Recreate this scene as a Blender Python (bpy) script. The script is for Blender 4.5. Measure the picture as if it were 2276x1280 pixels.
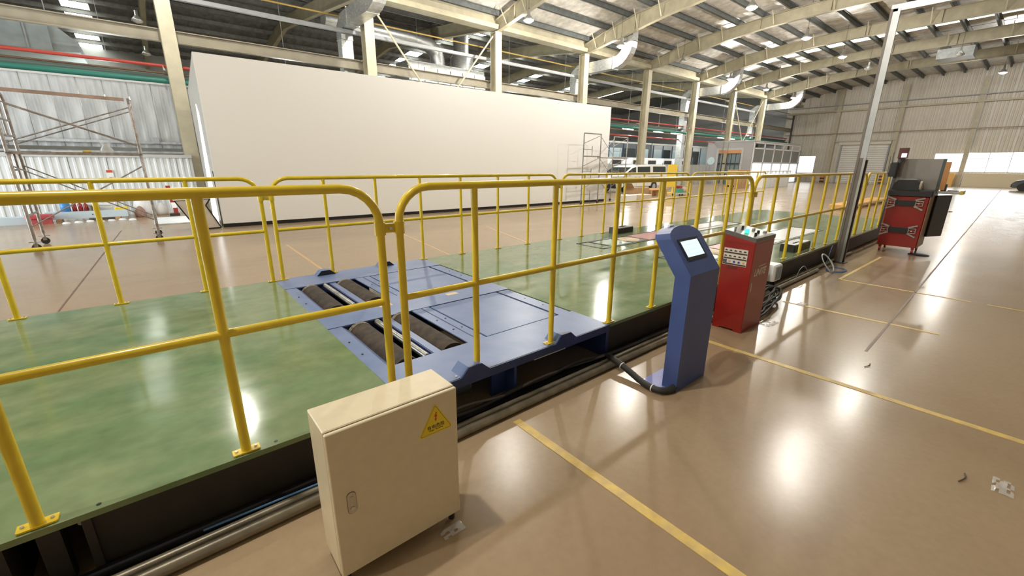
import bpy, bmesh, math, random
from mathutils import Vector, Matrix
random.seed(7)
for o in list(bpy.data.objects): bpy.data.objects.remove(o)
S = bpy.context.scene
COL = S.collection
# ------------------------------------------------------------ camera
cam = bpy.data.objects.new('camera', bpy.data.cameras.new('camera')); COL.objects.link(cam)
f, W = 937.0, 2276.0
def _n(v): return v.normalized()
_vx = _n(Vector((2313-1138, 374-640, f))); _vy = _n(Vector((326-1138, 358-640, f)))
_s = _n(_vx+_vy); _t = _vx-_vy; _t = _n(_t-_s*_s.dot(_t))
AX = _n(_s+_t); AY = _n(_s-_t); AZ = AX.cross(AY)
# rows: world axes written in camera coords (right, down, forward); camera sits 1.75 m up
if AZ[1] > 0: AZ = -AZ
M = Matrix(((AX[0], -AX[1], -AX[2]), (AY[0], -AY[1], -AY[2]), (AZ[0], -AZ[1], -AZ[2])))
cam.matrix_world = Matrix.Translation((0, 0, 1.75)) @ M.to_4x4()
cam.data.sensor_width = 36; cam.data.lens = 36*f/W; cam.data.clip_start = .05; cam.data.clip_end = 400
S.camera = cam
# ------------------------------------------------------------ world, exposure, big lights
S.view_settings.view_transform = 'Standard'; S.view_settings.look = 'None'
S.view_settings.exposure = 0.15; S.view_settings.gamma = 1.0; S.view_settings.use_curve_mapping = False
wd = bpy.data.worlds.new('world'); S.world = wd; wd.use_nodes = True
wd.node_tree.nodes['Background'].inputs[0].default_value = (.85, .93, 1, 1)
wd.node_tree.nodes['Background'].inputs[1].default_value = 1.0
LAMP_W = 820
WARM = (1, .955, .87)
cy = S.cycles
cy.use_denoising = True; cy.max_bounces = 6; cy.diffuse_bounces = 4; cy.glossy_bounces = 3
cy.sample_clamp_indirect = 6; cy.caustics_reflective = False; cy.caustics_refractive = False
def area(name, loc, rot, sx, sy, power, col):
    l = bpy.data.lights.new(name, 'AREA'); l.shape = 'RECTANGLE'; l.size = sx; l.size_y = sy
    l.energy = power; l.color = col
    o = bpy.data.objects.new(name, l); o.location = loc; o.rotation_euler = rot; COL.objects.link(o); return o
# daylight through the open gate at the left end and through the gable windows
area('daylight_left_gate', (-9.6, 15.6, 2.4), (0, math.radians(-90), 0), 4.2, 6.5, 900, (.84, .93, 1))
area('daylight_gable_windows', (61.2, 3.5, 2.3), (0, math.radians(90), 0), 2.0, 9.0, 200, (.9, .96, 1))

# ------------------------------------------------------------ materials
MATS = {}
def mat(name, col, rough=.5, metal=0, noise=0, col2=None, scale=4, bump=0, bscale=30, spec=None, emit=None, estr=0,
        stretch=(1, 1, 1), alpha=1, trans=0, coat=0, detail=4):
    if name in MATS: return MATS[name]
    m = bpy.data.materials.new(name); m.use_nodes = True; nt = m.node_tree; b = nt.nodes['Principled BSDF']
    b.inputs['Base Color'].default_value = (*col, 1); b.inputs['Roughness'].default_value = rough
    b.inputs['Metallic'].default_value = metal
    if spec is not None: b.inputs['Specular IOR Level'].default_value = spec
    if coat: b.inputs['Coat Weight'].default_value = coat; b.inputs['Coat Roughness'].default_value = .08
    if trans: b.inputs['Transmission Weight'].default_value = trans
    if alpha < 1: b.inputs['Alpha'].default_value = alpha
    tc = nt.nodes.new('ShaderNodeTexCoord'); mp = nt.nodes.new('ShaderNodeMapping'); mp.inputs['Scale'].default_value = stretch
    nt.links.new(tc.outputs['Object'], mp.inputs[0])
    if col2 or noise:
        n = nt.nodes.new('ShaderNodeTexNoise'); n.inputs['Scale'].default_value = scale; n.inputs['Detail'].default_value = detail
        nt.links.new(mp.outputs[0], n.inputs['Vector'])
        r = nt.nodes.new('ShaderNodeValToRGB'); c2 = col2 or tuple(c*(1-noise) for c in col)
        r.color_ramp.elements[0].position = .35; r.color_ramp.elements[1].position = .68
        r.color_ramp.elements[0].color = (*c2, 1); r.color_ramp.elements[1].color = (*col, 1)
        nt.links.new(n.outputs[0], r.inputs[0]); nt.links.new(r.outputs[0], b.inputs['Base Color'])
    if bump:
        n2 = nt.nodes.new('ShaderNodeTexNoise'); n2.inputs['Scale'].default_value = bscale; n2.inputs['Detail'].default_value = 3
        nt.links.new(mp.outputs[0], n2.inputs['Vector'])
        bp = nt.nodes.new('ShaderNodeBump'); bp.inputs['Strength'].default_value = bump; bp.inputs['Distance'].default_value = .02
        nt.links.new(n2.outputs[0], bp.inputs['Height']); nt.links.new(bp.outputs[0], b.inputs['Normal'])
    if emit:
        b.inputs['Emission Color'].default_value = (*emit, 1); b.inputs['Emission Strength'].default_value = estr
    MATS[name] = m; return m

def floor_mat(name, c1, c2, c3, rlo, rhi, big=.25, bump=.06, fs=1.3, fine=26, fk=.18):
    m = bpy.data.materials.new(name); m.use_nodes = True; nt = m.node_tree; b = nt.nodes['Principled BSDF']; L = nt.links
    tc = nt.nodes.new('ShaderNodeTexCoord')
    def noise(sc, det, vec=None, dist=0):
        n = nt.nodes.new('ShaderNodeTexNoise'); n.inputs['Scale'].default_value = sc; n.inputs['Detail'].default_value = det
        n.inputs['Distortion'].default_value = dist
        L.new((vec or mp0.outputs[0]), n.inputs['Vector']); return n
    mp = nt.nodes.new('ShaderNodeMapping'); mp.inputs['Scale'].default_value = (.6, 1.5, 1); mp.inputs['Location'].default_value = (3.1, 1.7, .37); L.new(tc.outputs['Object'], mp.inputs[0])
    mp0 = nt.nodes.new('ShaderNodeMapping'); mp0.inputs['Location'].default_value = (.3, .6, .41); L.new(tc.outputs['Object'], mp0.inputs[0])
    a = noise(big, 5, None, .3); c = noise(fs, 9, mp.outputs[0], .35); d = noise(fine, 6)
    r = nt.nodes.new('ShaderNodeValToRGB'); e = r.color_ramp.elements
    e[0].position = .28; e[0].color = (*c1, 1); e[1].position = .74; e[1].color = (*c2, 1)
    L.new(a.outputs[0], r.inputs[0])
    r2 = nt.nodes.new('ShaderNodeValToRGB'); e = r2.color_ramp.elements
    e[0].position = .22; e[0].color = (0, 0, 0, 1); e[1].position = .80; e[1].color = (1, 1, 1, 1)
    L.new(c.outputs[0], r2.inputs[0])
    mx = nt.nodes.new('ShaderNodeMix'); mx.data_type = 'RGBA'
    L.new(r2.outputs[0], mx.inputs[0]); L.new(r.outputs[0], mx.inputs[6]); mx.inputs[7].default_value = (*c3, 1)
    mx2 = nt.nodes.new('ShaderNodeMix'); mx2.data_type = 'RGBA'; mx2.blend_type = 'MULTIPLY'; mx2.inputs[0].default_value = fk
    L.new(mx.outputs[2], mx2.inputs[6]); L.new(d.outputs[0], mx2.inputs[7])
    L.new(mx2.outputs[2], b.inputs['Base Color'])
    mr = nt.nodes.new('ShaderNodeMapRange'); mr.inputs['To Min'].default_value = rlo; mr.inputs['To Max'].default_value = rhi
    mr.inputs['From Min'].default_value = .2; mr.inputs['From Max'].default_value = .8
    L.new(c.outputs[0], mr.inputs['Value']); L.new(mr.outputs[0], b.inputs['Roughness'])
    bn = noise(5, 3, mp.outputs[0]); bp = nt.nodes.new('ShaderNodeBump'); bp.inputs['Strength'].default_value = bump; bp.inputs['Distance'].default_value = .01
    L.new(bn.outputs[0], bp.inputs['Height']); L.new(bp.outputs[0], b.inputs['Normal'])
    b.inputs['Specular IOR Level'].default_value = .36
    return m
M_FLOOR = floor_mat('brown_floor_paint', (.30, .205, .125), (.46, .335, .205), (.37, .275, .17), .19, .267, .25, .012)
M_GREEN = floor_mat('green_deck_paint', (.055, .20, .08), (.235, .295, .135), (.29, .345, .18), .08, .17, 1.3, .02, 2.6, 9, .45)
Y = mat('yellow_paint', (.76, .55, .025), .32, noise=.12, scale=9, coat=.3)
Y2 = mat('yellow_line_paint', (.70, .50, .12), .45, col2=(.55, .38, .14), scale=14)
STEEL = mat('zinc_steel', (.55, .55, .52), .32, metal=.9, noise=.3, scale=12)
BOLT = mat('bolt_steel', (.6, .58, .55), .35, metal=.8)
BLUE = mat('blue_paint', (.115, .175, .34), .36, col2=(.16, .215, .38), scale=3, bump=.1, bscale=9)
BLUEK = mat('kiosk_blue', (.055, .09, .26), .38, noise=.12, bump=.03, bscale=180)
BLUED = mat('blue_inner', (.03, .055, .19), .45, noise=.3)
BLACKST = mat('black_steel', (.032, .024, .018), .55, noise=.3, scale=6)
BLACK = mat('black_plastic', (.012, .012, .013), .35)
RUB = mat('rubber', (.02, .019, .018), .6)
ROLL = mat('roller_grit', (.085, .056, .034), .8, col2=(.032, .024, .018), scale=14, bump=.5, bscale=300)
CREAM = mat('cream_cabinet', (.70, .605, .42), .35, noise=.05, scale=20, bump=.04, bscale=250)
COLC = mat('column_cream', (.50, .455, .33), .5, noise=.15, scale=3)
BEAMC = mat('beam_cream', (.40, .36, .25), .5, noise=.2, scale=2)
DUCT = mat('duct_zinc', (.62, .63, .62), .36, metal=.75, noise=.3, scale=5, stretch=(1, 1, 4))
RED = mat('red_paint', (.27, .012, .008), .3, noise=.1, coat=.3)
WHITE = mat('white_panel', (.86, .86, .84), .42)
WHITEP = mat('white_plastic', (.8, .8, .78), .4)
CARW = mat('car_white', (.78, .78, .77), .2, coat=.6)
GLASS = mat('dark_glass', (.04, .05, .05), .08)
FOIL = mat('roof_foil', (.62, .59, .54), .4, metal=.15, col2=(.40, .385, .35), scale=3, bump=.8, bscale=6)
DARKROOF = mat('dark_roof', (.26, .265, .27), .5, metal=.2, noise=.4, scale=2)
PURL = mat('purlin_zinc', (.13, .14, .135), .45, metal=.4, noise=.3)
DPURL = mat('dark_purlin', (.30, .30, .29), .5, noise=.3)
CLAD = mat('wall_cladding', (.66, .62, .54), .5, noise=.08, scale=1.2)
CLADG = mat('wall_cladding_dirty', (.50, .52, .52), .5, col2=(.29, .295, .30), scale=1.6, stretch=(3, 1, .5))
CLADW = mat('wall_cladding_white', (.78, .81, .81), .45, col2=(.60, .63, .635), scale=2, stretch=(3, 1, .4))
LED = mat('daylit_pane', (.9, .9, .9), .5, emit=(.95, .98, 1), estr=2.0)
SKY = mat('skylight_sheet', (.8, .85, .8), .5, emit=(.93, 1, .93), estr=1.6)
LIT = mat('lit_opening', (.9, .9, .9), .5, emit=(1, 1, 1), estr=2.2)
BULB = mat('lamp_bulb', (1, .95, .85), .5, emit=(1, .93, .82), estr=30)
BULBOFF = mat('lamp_glass_off', (.5, .5, .48), .2)
SHADE = mat('lamp_reflector', (.5, .5, .48), .3, metal=.7)
BROWNP = mat('brown_pipe', (.30, .20, .13), .5)
REDP = mat('red_pipe', (.42, .05, .035), .45)
GREENP = mat('green_pipe', (.03, .19, .15), .45)
YELP = mat('gas_pipe_yellow', (.33, .22, .05), .5)
WOOD = mat('plywood', (.58, .36, .17), .6, noise=.3, scale=6, stretch=(1, 1, 6))
CARD = mat('cardboard', (.45, .29, .16), .7, noise=.15)
GREY = mat('grey_paint', (.34, .35, .36), .5, noise=.1)
LGREY = mat('light_grey', (.5, .5, .48), .5, noise=.1)
TEAL = mat('teal_paint', (.06, .09, .09), .5)
DBLUE = mat('dark_blue_frame', (.04, .07, .14), .5)
SCRN = mat('kiosk_screen', (.5, .6, .8), .3, emit=(.62, .74, 1), estr=.95)
GRN = mat('green_lamp', (.05, .8, .4), .3, emit=(.05, 1, .45), estr=1.6)
PLAST = mat('clear_film', (.75, .75, .72), .15, alpha=.45)
HOSE = mat('hose_clear', (.55, .60, .62), .2)
HOSEB = mat('hose_blue', (.08, .2, .42), .3)
STICK = mat('sticker_yellow', (.80, .60, .03), .4)
STRED = mat('print_red', (.55, .06, .02), .5)
STBLK = mat('print_black', (.05, .03, .02), .5)
TAN = mat('sticker_tan', (.62, .50, .33), .6)
PINK = mat('red_film', (.42, .13, .10), .4, noise=.2)
GAL = mat('galvanised_old', (.40, .39, .37), .4, metal=.55, col2=(.26, .215, .19), scale=14)
ORANGE = mat('orange_paint', (.70, .28, .05), .5)
CREAM2 = mat('box_laminate', (.62, .56, .48), .45)

# ------------------------------------------------------------ mesh helpers
class MB:
    def __init__(s, o=(0, 0, 0)): s.v = []; s.f = []; s.sm = []; s.o = Vector(o)
    def add(s, vs, fs, smooth=False):
        n = len(s.v); s.v += [tuple(Vector(v)-s.o) for v in vs]; s.f += [tuple(i+n for i in q) for q in fs]; s.sm += [smooth]*len(fs); return s
    def box(s, x0, x1, y0, y1, z0, z1):
        return s.add([(x, y, z) for z in (z0, z1) for y in (y0, y1) for x in (x0, x1)],
                     [(0, 2, 3, 1), (4, 5, 7, 6), (0, 1, 5, 4), (2, 6, 7, 3), (0, 4, 6, 2), (1, 3, 7, 5)])
    def cbox(s, x0, x1, y0, y1, z0, z1, c=.01):      # box with chamfered vertical and top edges
        p = [(x0+c, y0), (x1-c, y0), (x1, y0+c), (x1, y1-c), (x1-c, y1), (x0+c, y1), (x0, y1-c), (x0, y0+c)]
        q = [(min(max(x, x0+c), x1-c), min(max(y, y0+c), y1-c)) for x, y in p]
        vs = [(x, y, z0) for x, y in p]+[(x, y, z1-c) for x, y in p]+[(x, y, z1) for x, y in q]
        fs = [tuple(range(7, -1, -1)), tuple(range(16, 24))]
        for k in (0, 8): fs += [(k+i, k+(i+1) % 8, k+8+(i+1) % 8, k+8+i) for i in range(8)]
        return s.add(vs, fs)
    def obox(s, c, ux, uy, uz, hx, hy, hz):          # oriented box, half sizes
        c, ux, uy, uz = map(Vector, (c, ux, uy, uz))
        vs = [c+ux*hx*a+uy*hy*b+uz*hz*d for d in (-1, 1) for b in (-1, 1) for a in (-1, 1)]
        return s.add(vs, [(0, 2, 3, 1), (4, 5, 7, 6), (0, 1, 5, 4), (2, 6, 7, 3), (0, 4, 6, 2), (1, 3, 7, 5)])
    def bar(s, a, b, w, h=None, up=(0, 0, 1)):
        a, b = Vector(a), Vector(b); d = (b-a); L = d.length; d.normalize(); u = Vector(up)
        if abs(d.dot(u)) > .95: u = Vector((0, 1, 0))
        r = d.cross(u).normalized(); u2 = r.cross(d)
        return s.obox((a+b)/2, d, r, u2, L/2, w/2, (h or w)/2)
    def tube(s, pts, r, seg=10, cap=True, closed=False):
        pts = [Vector(p) for p in pts]; n = len(pts); vs = []; fs = []; prev = None
        for i, p in enumerate(pts):
            if closed: d = pts[(i+1) % n]-pts[i-1]
            else: d = pts[min(i+1, n-1)]-pts[max(i-1, 0)]
            d.normalize()
            if prev is None:
                u = Vector((0, 0, 1)) if abs(d.z) < .9 else Vector((0, 1, 0))
                a = d.cross(u).normalized()
            else: a = (prev-d*prev.dot(d)).normalized()
            prev = a; b = d.cross(a); rr = r[i] if isinstance(r, (list, tuple)) else r
            vs += [p+(a*math.cos(2*math.pi*k/seg)+b*math.sin(2*math.pi*k/seg))*rr for k in range(seg)]
        for i in range(n if closed else n-1):
            j = (i+1) % n
            fs += [(i*seg+k, i*seg+(k+1) % seg, j*seg+(k+1) % seg, j*seg+k) for k in range(seg)]
        s.add(vs, fs, True)
        if cap and not closed: s.add(vs[:seg], [tuple(range(seg-1, -1, -1))]); s.add(vs[-seg:], [tuple(range(seg))])
        return s
    def cyl(s, a, b, r, seg=16, r2=None): return s.tube([a, b], [r, r if r2 is None else r2], seg)
    def prism(s, poly, ax, a, b):                    # poly in the two other axes (in order), extruded along ax
        def P(u, v, w): return {'x': (w, u, v), 'y': (u, w, v), 'z': (u, v, w)}[ax]
        n = len(poly); vs = [P(u, v, a) for u, v in poly]+[P(u, v, b) for u, v in poly]
        return s.add(vs, [tuple(range(n-1, -1, -1)), tuple(range(n, 2*n))]+[(i, (i+1) % n, n+(i+1) % n, n+i) for i in range(n)])
    def lathe(s, prof, c, seg=16):                   # prof (r,z) about vertical axis at c
        vs = []; fs = []
        for r, z in prof: vs += [(c[0]+r*math.cos(2*math.pi*k/seg), c[1]+r*math.sin(2*math.pi*k/seg), c[2]+z) for k in range(seg)]
        for i in range(len(prof)-1): fs += [(i*seg+k, i*seg+(k+1) % seg, (i+1)*seg+(k+1) % seg, (i+1)*seg+k) for k in range(seg)]
        return s.add(vs, fs, True)
    def build(s, name, m, parent=None, label=None, bevel=0, kind=None):
        me = bpy.data.meshes.new(name); me.from_pydata(s.v, [], s.f); me.polygons.foreach_set('use_smooth', s.sm)
        b = bmesh.new(); b.from_mesh(me); bmesh.ops.recalc_face_normals(b, faces=b.faces); b.to_mesh(me); b.free()
        me.materials.append(m); o = bpy.data.objects.new(name, me); COL.objects.link(o)
        if parent: o.parent = parent
        else: o.location = s.o
        if bevel:
            md = o.modifiers.new('bevel', 'BEVEL'); md.width = bevel; md.segments = 2; md.limit_method = 'ANGLE'
        if label: o['label'] = label
        if kind: o['kind'] = kind
        return o
def tag(o, label, cat, group=None):
    o['label'] = label; o['category'] = cat
    if group: o['group'] = group
    return o
def thing(name, label, cat, loc=(0, 0, 0), rz=0, group=None):
    o = bpy.data.objects.new(name, None); o.empty_display_size = .2; COL.objects.link(o); o.location = loc; o.rotation_euler = (0, 0, rz)
    return tag(o, label, cat, group)
def struct(name, mb, m, **k): return mb.build(name, m, kind='structure', **k)
def kids(o): return [c for c in ALLK.get(o.name, [])]
def copy_tree(root, loc, rz=None, label=None, group=None):
    r = root.copy(); COL.objects.link(r); r.location = loc
    if rz is not None: r.rotation_euler = (0, 0, rz)
    if label: r['label'] = label
    if group: r['group'] = group
    for ch in list(root.children):
        c = ch.copy(); COL.objects.link(c); c.parent = r
        for g in list(ch.children):
            d = g.copy(); COL.objects.link(d); d.parent = c
    return r
def text(name, body, size, mtx, m, parent, shear=0, extrude=.0004, off=0):
    cu = bpy.data.curves.new(name, 'FONT'); cu.body = body; cu.size = size; cu.extrude = extrude; cu.align_x = 'CENTER'; cu.shear = shear; cu.offset = off
    cu.resolution_u = 3
    tmp = bpy.data.objects.new(name+'_tmp', cu); COL.objects.link(tmp)
    me = bpy.data.meshes.new_from_object(tmp.evaluated_get(bpy.context.evaluated_depsgraph_get()))
    bpy.data.objects.remove(tmp); me.transform(mtx); me.materials.clear(); me.materials.append(m)
    o = bpy.data.objects.new(name, me); COL.objects.link(o); o.parent = parent; return o
def frame(o, x, y, z=None):
    x = Vector(x).normalized(); y = Vector(y).normalized(); z = x.cross(y)
    return Matrix(((x[0], y[0], z[0], o[0]), (x[1], y[1], z[1], o[1]), (x[2], y[2], z[2], o[2]), (0, 0, 0, 1)))

# ============================================================ SETTING
X0, X1, YF, YC, YB = -10.0, 61.5, -14.0, 20.0, 46.0
struct('floor', MB().box(X0, X1, YF, YB, -.2, 0), M_FLOOR)
def interp(pts, y):
    for (a, za), (b, zb) in zip(pts, pts[1:]):
        if (a-y)*(b-y) <= 0: return za+(zb-za)*(y-a)/(b-a) if a != b else za
    return pts[-1][1] if abs(y-pts[-1][0]) < abs(y-pts[0][0]) else pts[0][1]
TOP = [(20.3, 8.88), (19.3, 9.15), (16.3, 9.85), (13.9, 10.05), (11, 10.25), (7, 10.40), (3, 10.5), (-3, 10.4), (-14, 9.4)]
BOT = [(20.3, 8.36), (19.5, 8.46), (16.6, 8.95), (14.4, 9.32), (12, 9.58), (9.5, 9.68), (6, 9.72), (2.5, 9.76), (-3, 9.7), (-14, 8.7)]
TOP2 = [(20, 9.35), (33, 10.6), (46, 9.35)]
FRX = [1.3+7.06*k for k in range(-1, 8)]             # frame lines: -5.8 ... 50.7
# roof sheeting, one long sheet per bay and side (ribbed)
ceil = bpy.data.objects.new('ceiling', None); COL.objects.link(ceil); ceil['kind'] = 'structure'
def roof_sheet(x0, x1, prof, off, m, step=.3, amp=.03, name='roof_sheet'):
    ys = [p[0] for p in prof]; vs = []; fs = []; n = len(ys)
    xs = []; x = x0
    while x < x1-1e-6: xs += [(x, 0), (min(x+step*.35, x1), 0), (min(x+step*.5, x1), amp), (min(x+step*.85, x1), amp)]; x += step
    xs.append((x1, 0)); k = len(xs)
    for y, z in prof: vs += [(xx, y, z+off+a) for xx, a in xs]
    for i in range(n-1): fs += [(i*k+j, i*k+j+1, (i+1)*k+j+1, (i+1)*k+j) for j in range(k-1)]
    return MB().add(vs, fs).build(name, m, ceil)
edges = [X0]+FRX+[X1]
SKYX = {38.6: 39.9, 24.0: 24.9}
def split(a, b, cuts):
    out = []; p = a
    for c0, c1 in cuts:
        if a <= c0 and c1 <= b: out.append((p, c0, 0)); out.append((c0, c1, 1)); p = c1
    out.append((p, b, 0)); return out
for a, b in zip(edges, edges[1:]):
    for p, q, s in split(a, b, [(40.7, 41.7)]):
        if q-p < .05: continue
        if s: roof_sheet(p, q, [t for t in TOP if t[0] > -4], .27, SKY, name='skylight')
        else: roof_sheet(p, q, TOP, .27, FOIL, 1.2, .02)
    for p, q, s in split(a, b, [(-2.25, -1.05), (18.3, 19.5), (25.3, 26.5), (32.4, 33.4), (39.6, 40.8), (46.6, 47.6)]):
        if q-p < .05: continue
        roof_sheet(p, q, TOP2, .27, mat('bay_skylight', (.8, .85, .8), .5, emit=(.95, 1, .90), estr=5) if s else DARKROOF, .6 if not s else .4, .05, name='skylight' if s else 'roof_sheet')
# purlins: z sections between frames
def purlin(a, b, y, z, m, w=.10, h=.25):
    mb = MB(((a+b)/2, y, z)); mb.box(a, b, y-.012, y+.012, z-h, z); mb.box(a, b, y-w, y+.012, z-.012, z); mb.box(a, b, y-.012, y+w, z-h, z-h+.012)
    o = mb.build('purlin', m, ceil); o.location = ((a+b)/2, y, z); return o
pc = {}
for bi, (a, b) in enumerate(zip(edges, edges[1:])):
    y = 19.6
    while y > -5:
        z = interp(TOP, y)+.24; key = ('h', round(b-a, 2))
        if key in pc: o = pc[key].copy(); COL.objects.link(o); o.location = ((a+b)/2, y, z)
        else: pc[key] = purlin(a, b, y, z, PURL)
        y -= 1.45
    y = 21.2
    while y < 45.5:
        z = interp(TOP2, y)+.24; key = ('d', round(b-a, 2))
        if bi < 8:
            if key in pc: o = pc[key].copy(); COL.objects.link(o); o.location = ((a+b)/2, y, z)
            else: pc[key] = purlin(a, b, y, z, DPURL, .09)
        y += 1.9
# walls
def cladding(name, axis, c, a, b, z0, z1, m, holes=(), pw=1.0, thick=.06, rib=.2, amp=.03, inward=-1, backm=None, kind='structure'):
    """ribbed metal wall made of separate panels; axis 'x' -> wall at x=c running in y"""
    par = bpy.data.objects.new(name, None); COL.objects.link(par); par['kind'] = 'structure'
    cache = {}
    cuts = [a+i*pw for i in range(int((b-a)/pw)+1)]+[b]
    for h in holes: cuts = [c_ for c_ in cuts if min(abs(c_-h[0]), abs(c_-h[1])) > .25 or c_ in (a, b)]+[c_ for c_ in h[:2] if a < c_ < b]
    cuts = sorted(set(round(c_, 4) for c_ in cuts))
    for p, q in zip(cuts, cuts[1:]):
        segs = [(z0, z1)]
        for (h0, h1, hz0, hz1) in holes:
            if q > h0+.02 and p < h1-.02:
                ns = []
                for s0, s1 in segs:
                    if hz0 > s0: ns.append((s0, min(hz0, s1)))
                    if hz1 < s1: ns.append((max(hz1, s0), s1))
                segs = ns
        for s0, s1 in segs:
            if s1-s0 < .03: continue
            w = q-p-.012; key = (round(w, 3), round(s0, 3), round(s1, 3))
            mid = (p+q)/2
            if key not in cache:
                poly = []; u = -w/2; k = 0
                pts = [(-w/2, 0)]
                while u < w/2-1e-4:
                    for du, am in ((rib*.5, 0), (rib*.62, 1), (rib*.88, 1), (rib, 0)):
                        uu = min(u+du, w/2); pts.append((uu, amp*am*inward))
                    u += rib
                vs = []; 
                for uu, d in pts:
                    for z in (s0, s1): vs.append((d, uu, z) if axis == 'x' else (uu, d, z))
                nn = len(pts); fs = [(2*i, 2*i+2, 2*i+3, 2*i+1) for i in range(nn-1)]
                tb = -thick*inward
                for uu in (-w/2, w/2):
                    for z in (s0, s1): vs.append((tb, uu, z) if axis == 'x' else (uu, tb, z))
                k = 2*nn; fs += [(k, k+1, k+3, k+2), (0, 1, k+1, k), (2*nn-2, k+2, k+3, 2*nn-1)]
                mb = MB(); mb.add(vs, fs); o = mb.build('wall_panel', m, par); cache[key] = o
            else: o = cache[key].copy(); COL.objects.link(o)
            o.location = (c, mid, 0) if axis == 'x' else (mid, c, 0)
    return par
# gable wall with a roller door and strip windows
WIN = [(-3.8, 4.75, 1.35, 3.15), (5.05, 7.1, 1.35, 3.1), (17.4, 19.1, 1.0, 2.95), (-12, -4.2, 1.35, 3.15)]
DOOR = (10.9, 15.0, 0, 4.1)
cladding('wall_gable', 'x', X1, YF, 21.3, 0, 10.9, CLAD, holes=WIN+[DOOR], rib=.25, amp=.04)
k = 0
for (a, b, z0, z1) in WIN:
    k += 1
    par = bpy.data.objects.new('window_%d' % k, None); COL.objects.link(par); par['kind'] = 'structure'
    n = max(1, round((b-a)/1.45)); w = (b-a)/n
    for i in range(n):
        for (c0, c1) in (((z0, z1-.55), (z1-.55, z1)) if n > 2 else ((z0, z1),)):
            MB().box(X1+.02, X1+.04, a+i*w+.02, a+(i+1)*w-.02, c0+.02, c1-.02).build('pane', LED, par)
    fr = MB()
    for i in range(n+1): fr.box(X1-.03, X1+.05, a+i*w-.02, a+i*w+.02, z0, z1)
    for z in (z0, z1)+((z1-.55,) if n > 2 else ()): fr.box(X1-.03, X1+.05, a, b, z-.02, z+.02)
    fr.build('window_frame', GREY, par)
par = bpy.data.objects.new('door_1', None); COL.objects.link(par); par['kind'] = 'structure'
for i in range(18): MB().cbox(X1-.02, X1+.03, 10.9, 15.0, i*.228+.005, (i+1)*.228-.006, .008).build('door_slat', CLAD, par)
MB().box(X1-.12, X1-.0, 10.75, 10.9, 0, 4.2).box(X1-.12, X1-.0, 15.0, 15.15, 0, 4.2).build('door_track', GREY, par)
MB().box(X1-.3, X1-.0, 10.7, 15.2, 4.12, 4.45).build('door_housing', CLAD, par)
struct('wall_bay_end', MB().box(X1, X1+.1, 21.3, YB, 0, 11), mat('dark_wall', (.34, .345, .35), .6))
struct('wall_back', MB().box(X0, X1, YB, YB+.1, 0, 10), mat('dark_wall2', (.46, .47, .46), .6, noise=.3, scale=.6))
struct('wall_front', MB().box(X0, X1, YF-.1, YF, 0, 9.9), mat('wall_front_grey', (.55, .53, .48), .6))
struct('wall_left', MB().box(X0-.1, X0, YF, YB, 4.6, 11).box(X0-.1, X0, YF, 12.2, 0, 4.6).box(X0-.1, X0, 19.0, YB, 0, 4.6), CLAD)
# the left partition: dirty grey cladding above a ledge, white ribbed cladding below
cladding('wall_partition', 'y', 20.45, X0, 2.2, 2.2, 4.32, CLADG, pw=.62, rib=.31, amp=.008)
cladding('wall_partition_low', 'y', 19.45, X0, 1.25, 0, 1.92, CLADW, pw=.9, rib=.18, amp=.022)
struct('trim_1', MB().box(X0, 1.25, 19.4, 20.42, 1.93, 1.97).box(X0, 1.25, 19.38, 19.44, 1.86, 1.96), LGREY)
struct('trim_2', MB().box(X0, 2.1, 20.3, 20.42, 2.34, 2.42).box(X0, 2.1, 20.3, 20.42, 2.02, 2.08), CLADG)
struct('trim_3', MB().box(X0, 2.2, 20.4, 20.52, 4.32, 4.38), LGREY)

# floor markings and slab joints (thin paint, real thickness)
def line(name, a, b, w, m, label, cat='floor line', z=.0015):
    a = Vector((*a, z)); b = Vector((*b, z)); mb = MB((a+b)/2); mb.bar(a, b, w, .003)
    return tag(mb.build(name, m), label, cat)
line('floor_line', (1.7, 1.98), (1.7, -3.2), .062, Y2, 'yellow painted line running from the conduit beside the beige cabinet to the bottom edge')
line('floor_line', (4.16, 1.82), (4.16, -3.2), .06, Y2, 'long yellow painted line starting between the blue kiosk and the red cabinet')
line('floor_line', (6.28, 1.82), (6.33, .3), .05, Y2, 'thin yellow line starting at the coiled black cables behind the red cabinet')
line('floor_line', (8.3, 1.66), (8.28, .2), .045, Y2, 'short yellow line crossing the floor by the clear hose coil')
line('floor_line', (8.3, 1.68), (11.1, 1.66), .045, Y2, 'yellow line parallel to the platform between hose coil and wheel balancer')
line('floor_line', (8.27, .05), (8.3, -2.5), .035, Y2, 'faint yellow line at the right edge of the floor')
line('floor_line', (2.05, 10.2), (1.94, 5.9), .05, mat('tan_line', (.50, .33, .17), .5), 'faint tan line behind the back railing left of the blue bump', z=.0015)
line('floor_line', (4.9, 11.2), (4.15, 5.9), .05, MATS['tan_line'], 'faint tan line behind the back railing right of the blue plate')
line('floor_line', (7.95, 12.2), (6.1, 6.0), .05, MATS['tan_line'], 'faint tan line on the floor in front of the white box wall')
JO = mat('joint_dark', (.16, .10, .07), .7)
line('slab_joint', (-1.14, 7.1), (-.83, 15), .018, JO, 'dark slab joint running past the left scaffold', 'floor joint')
line('slab_joint', (5.15, .7), (61, 1.83), .022, mat('joint_grey', (.25, .19, .15), .6), 'long pale slab joint along the right side of the hall', 'floor joint')
line('slab_joint', (5.1, -.35), (61, -3.3), .02, MATS['joint_grey'], 'slab joint near the right edge of the floor', 'floor joint')

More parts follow.
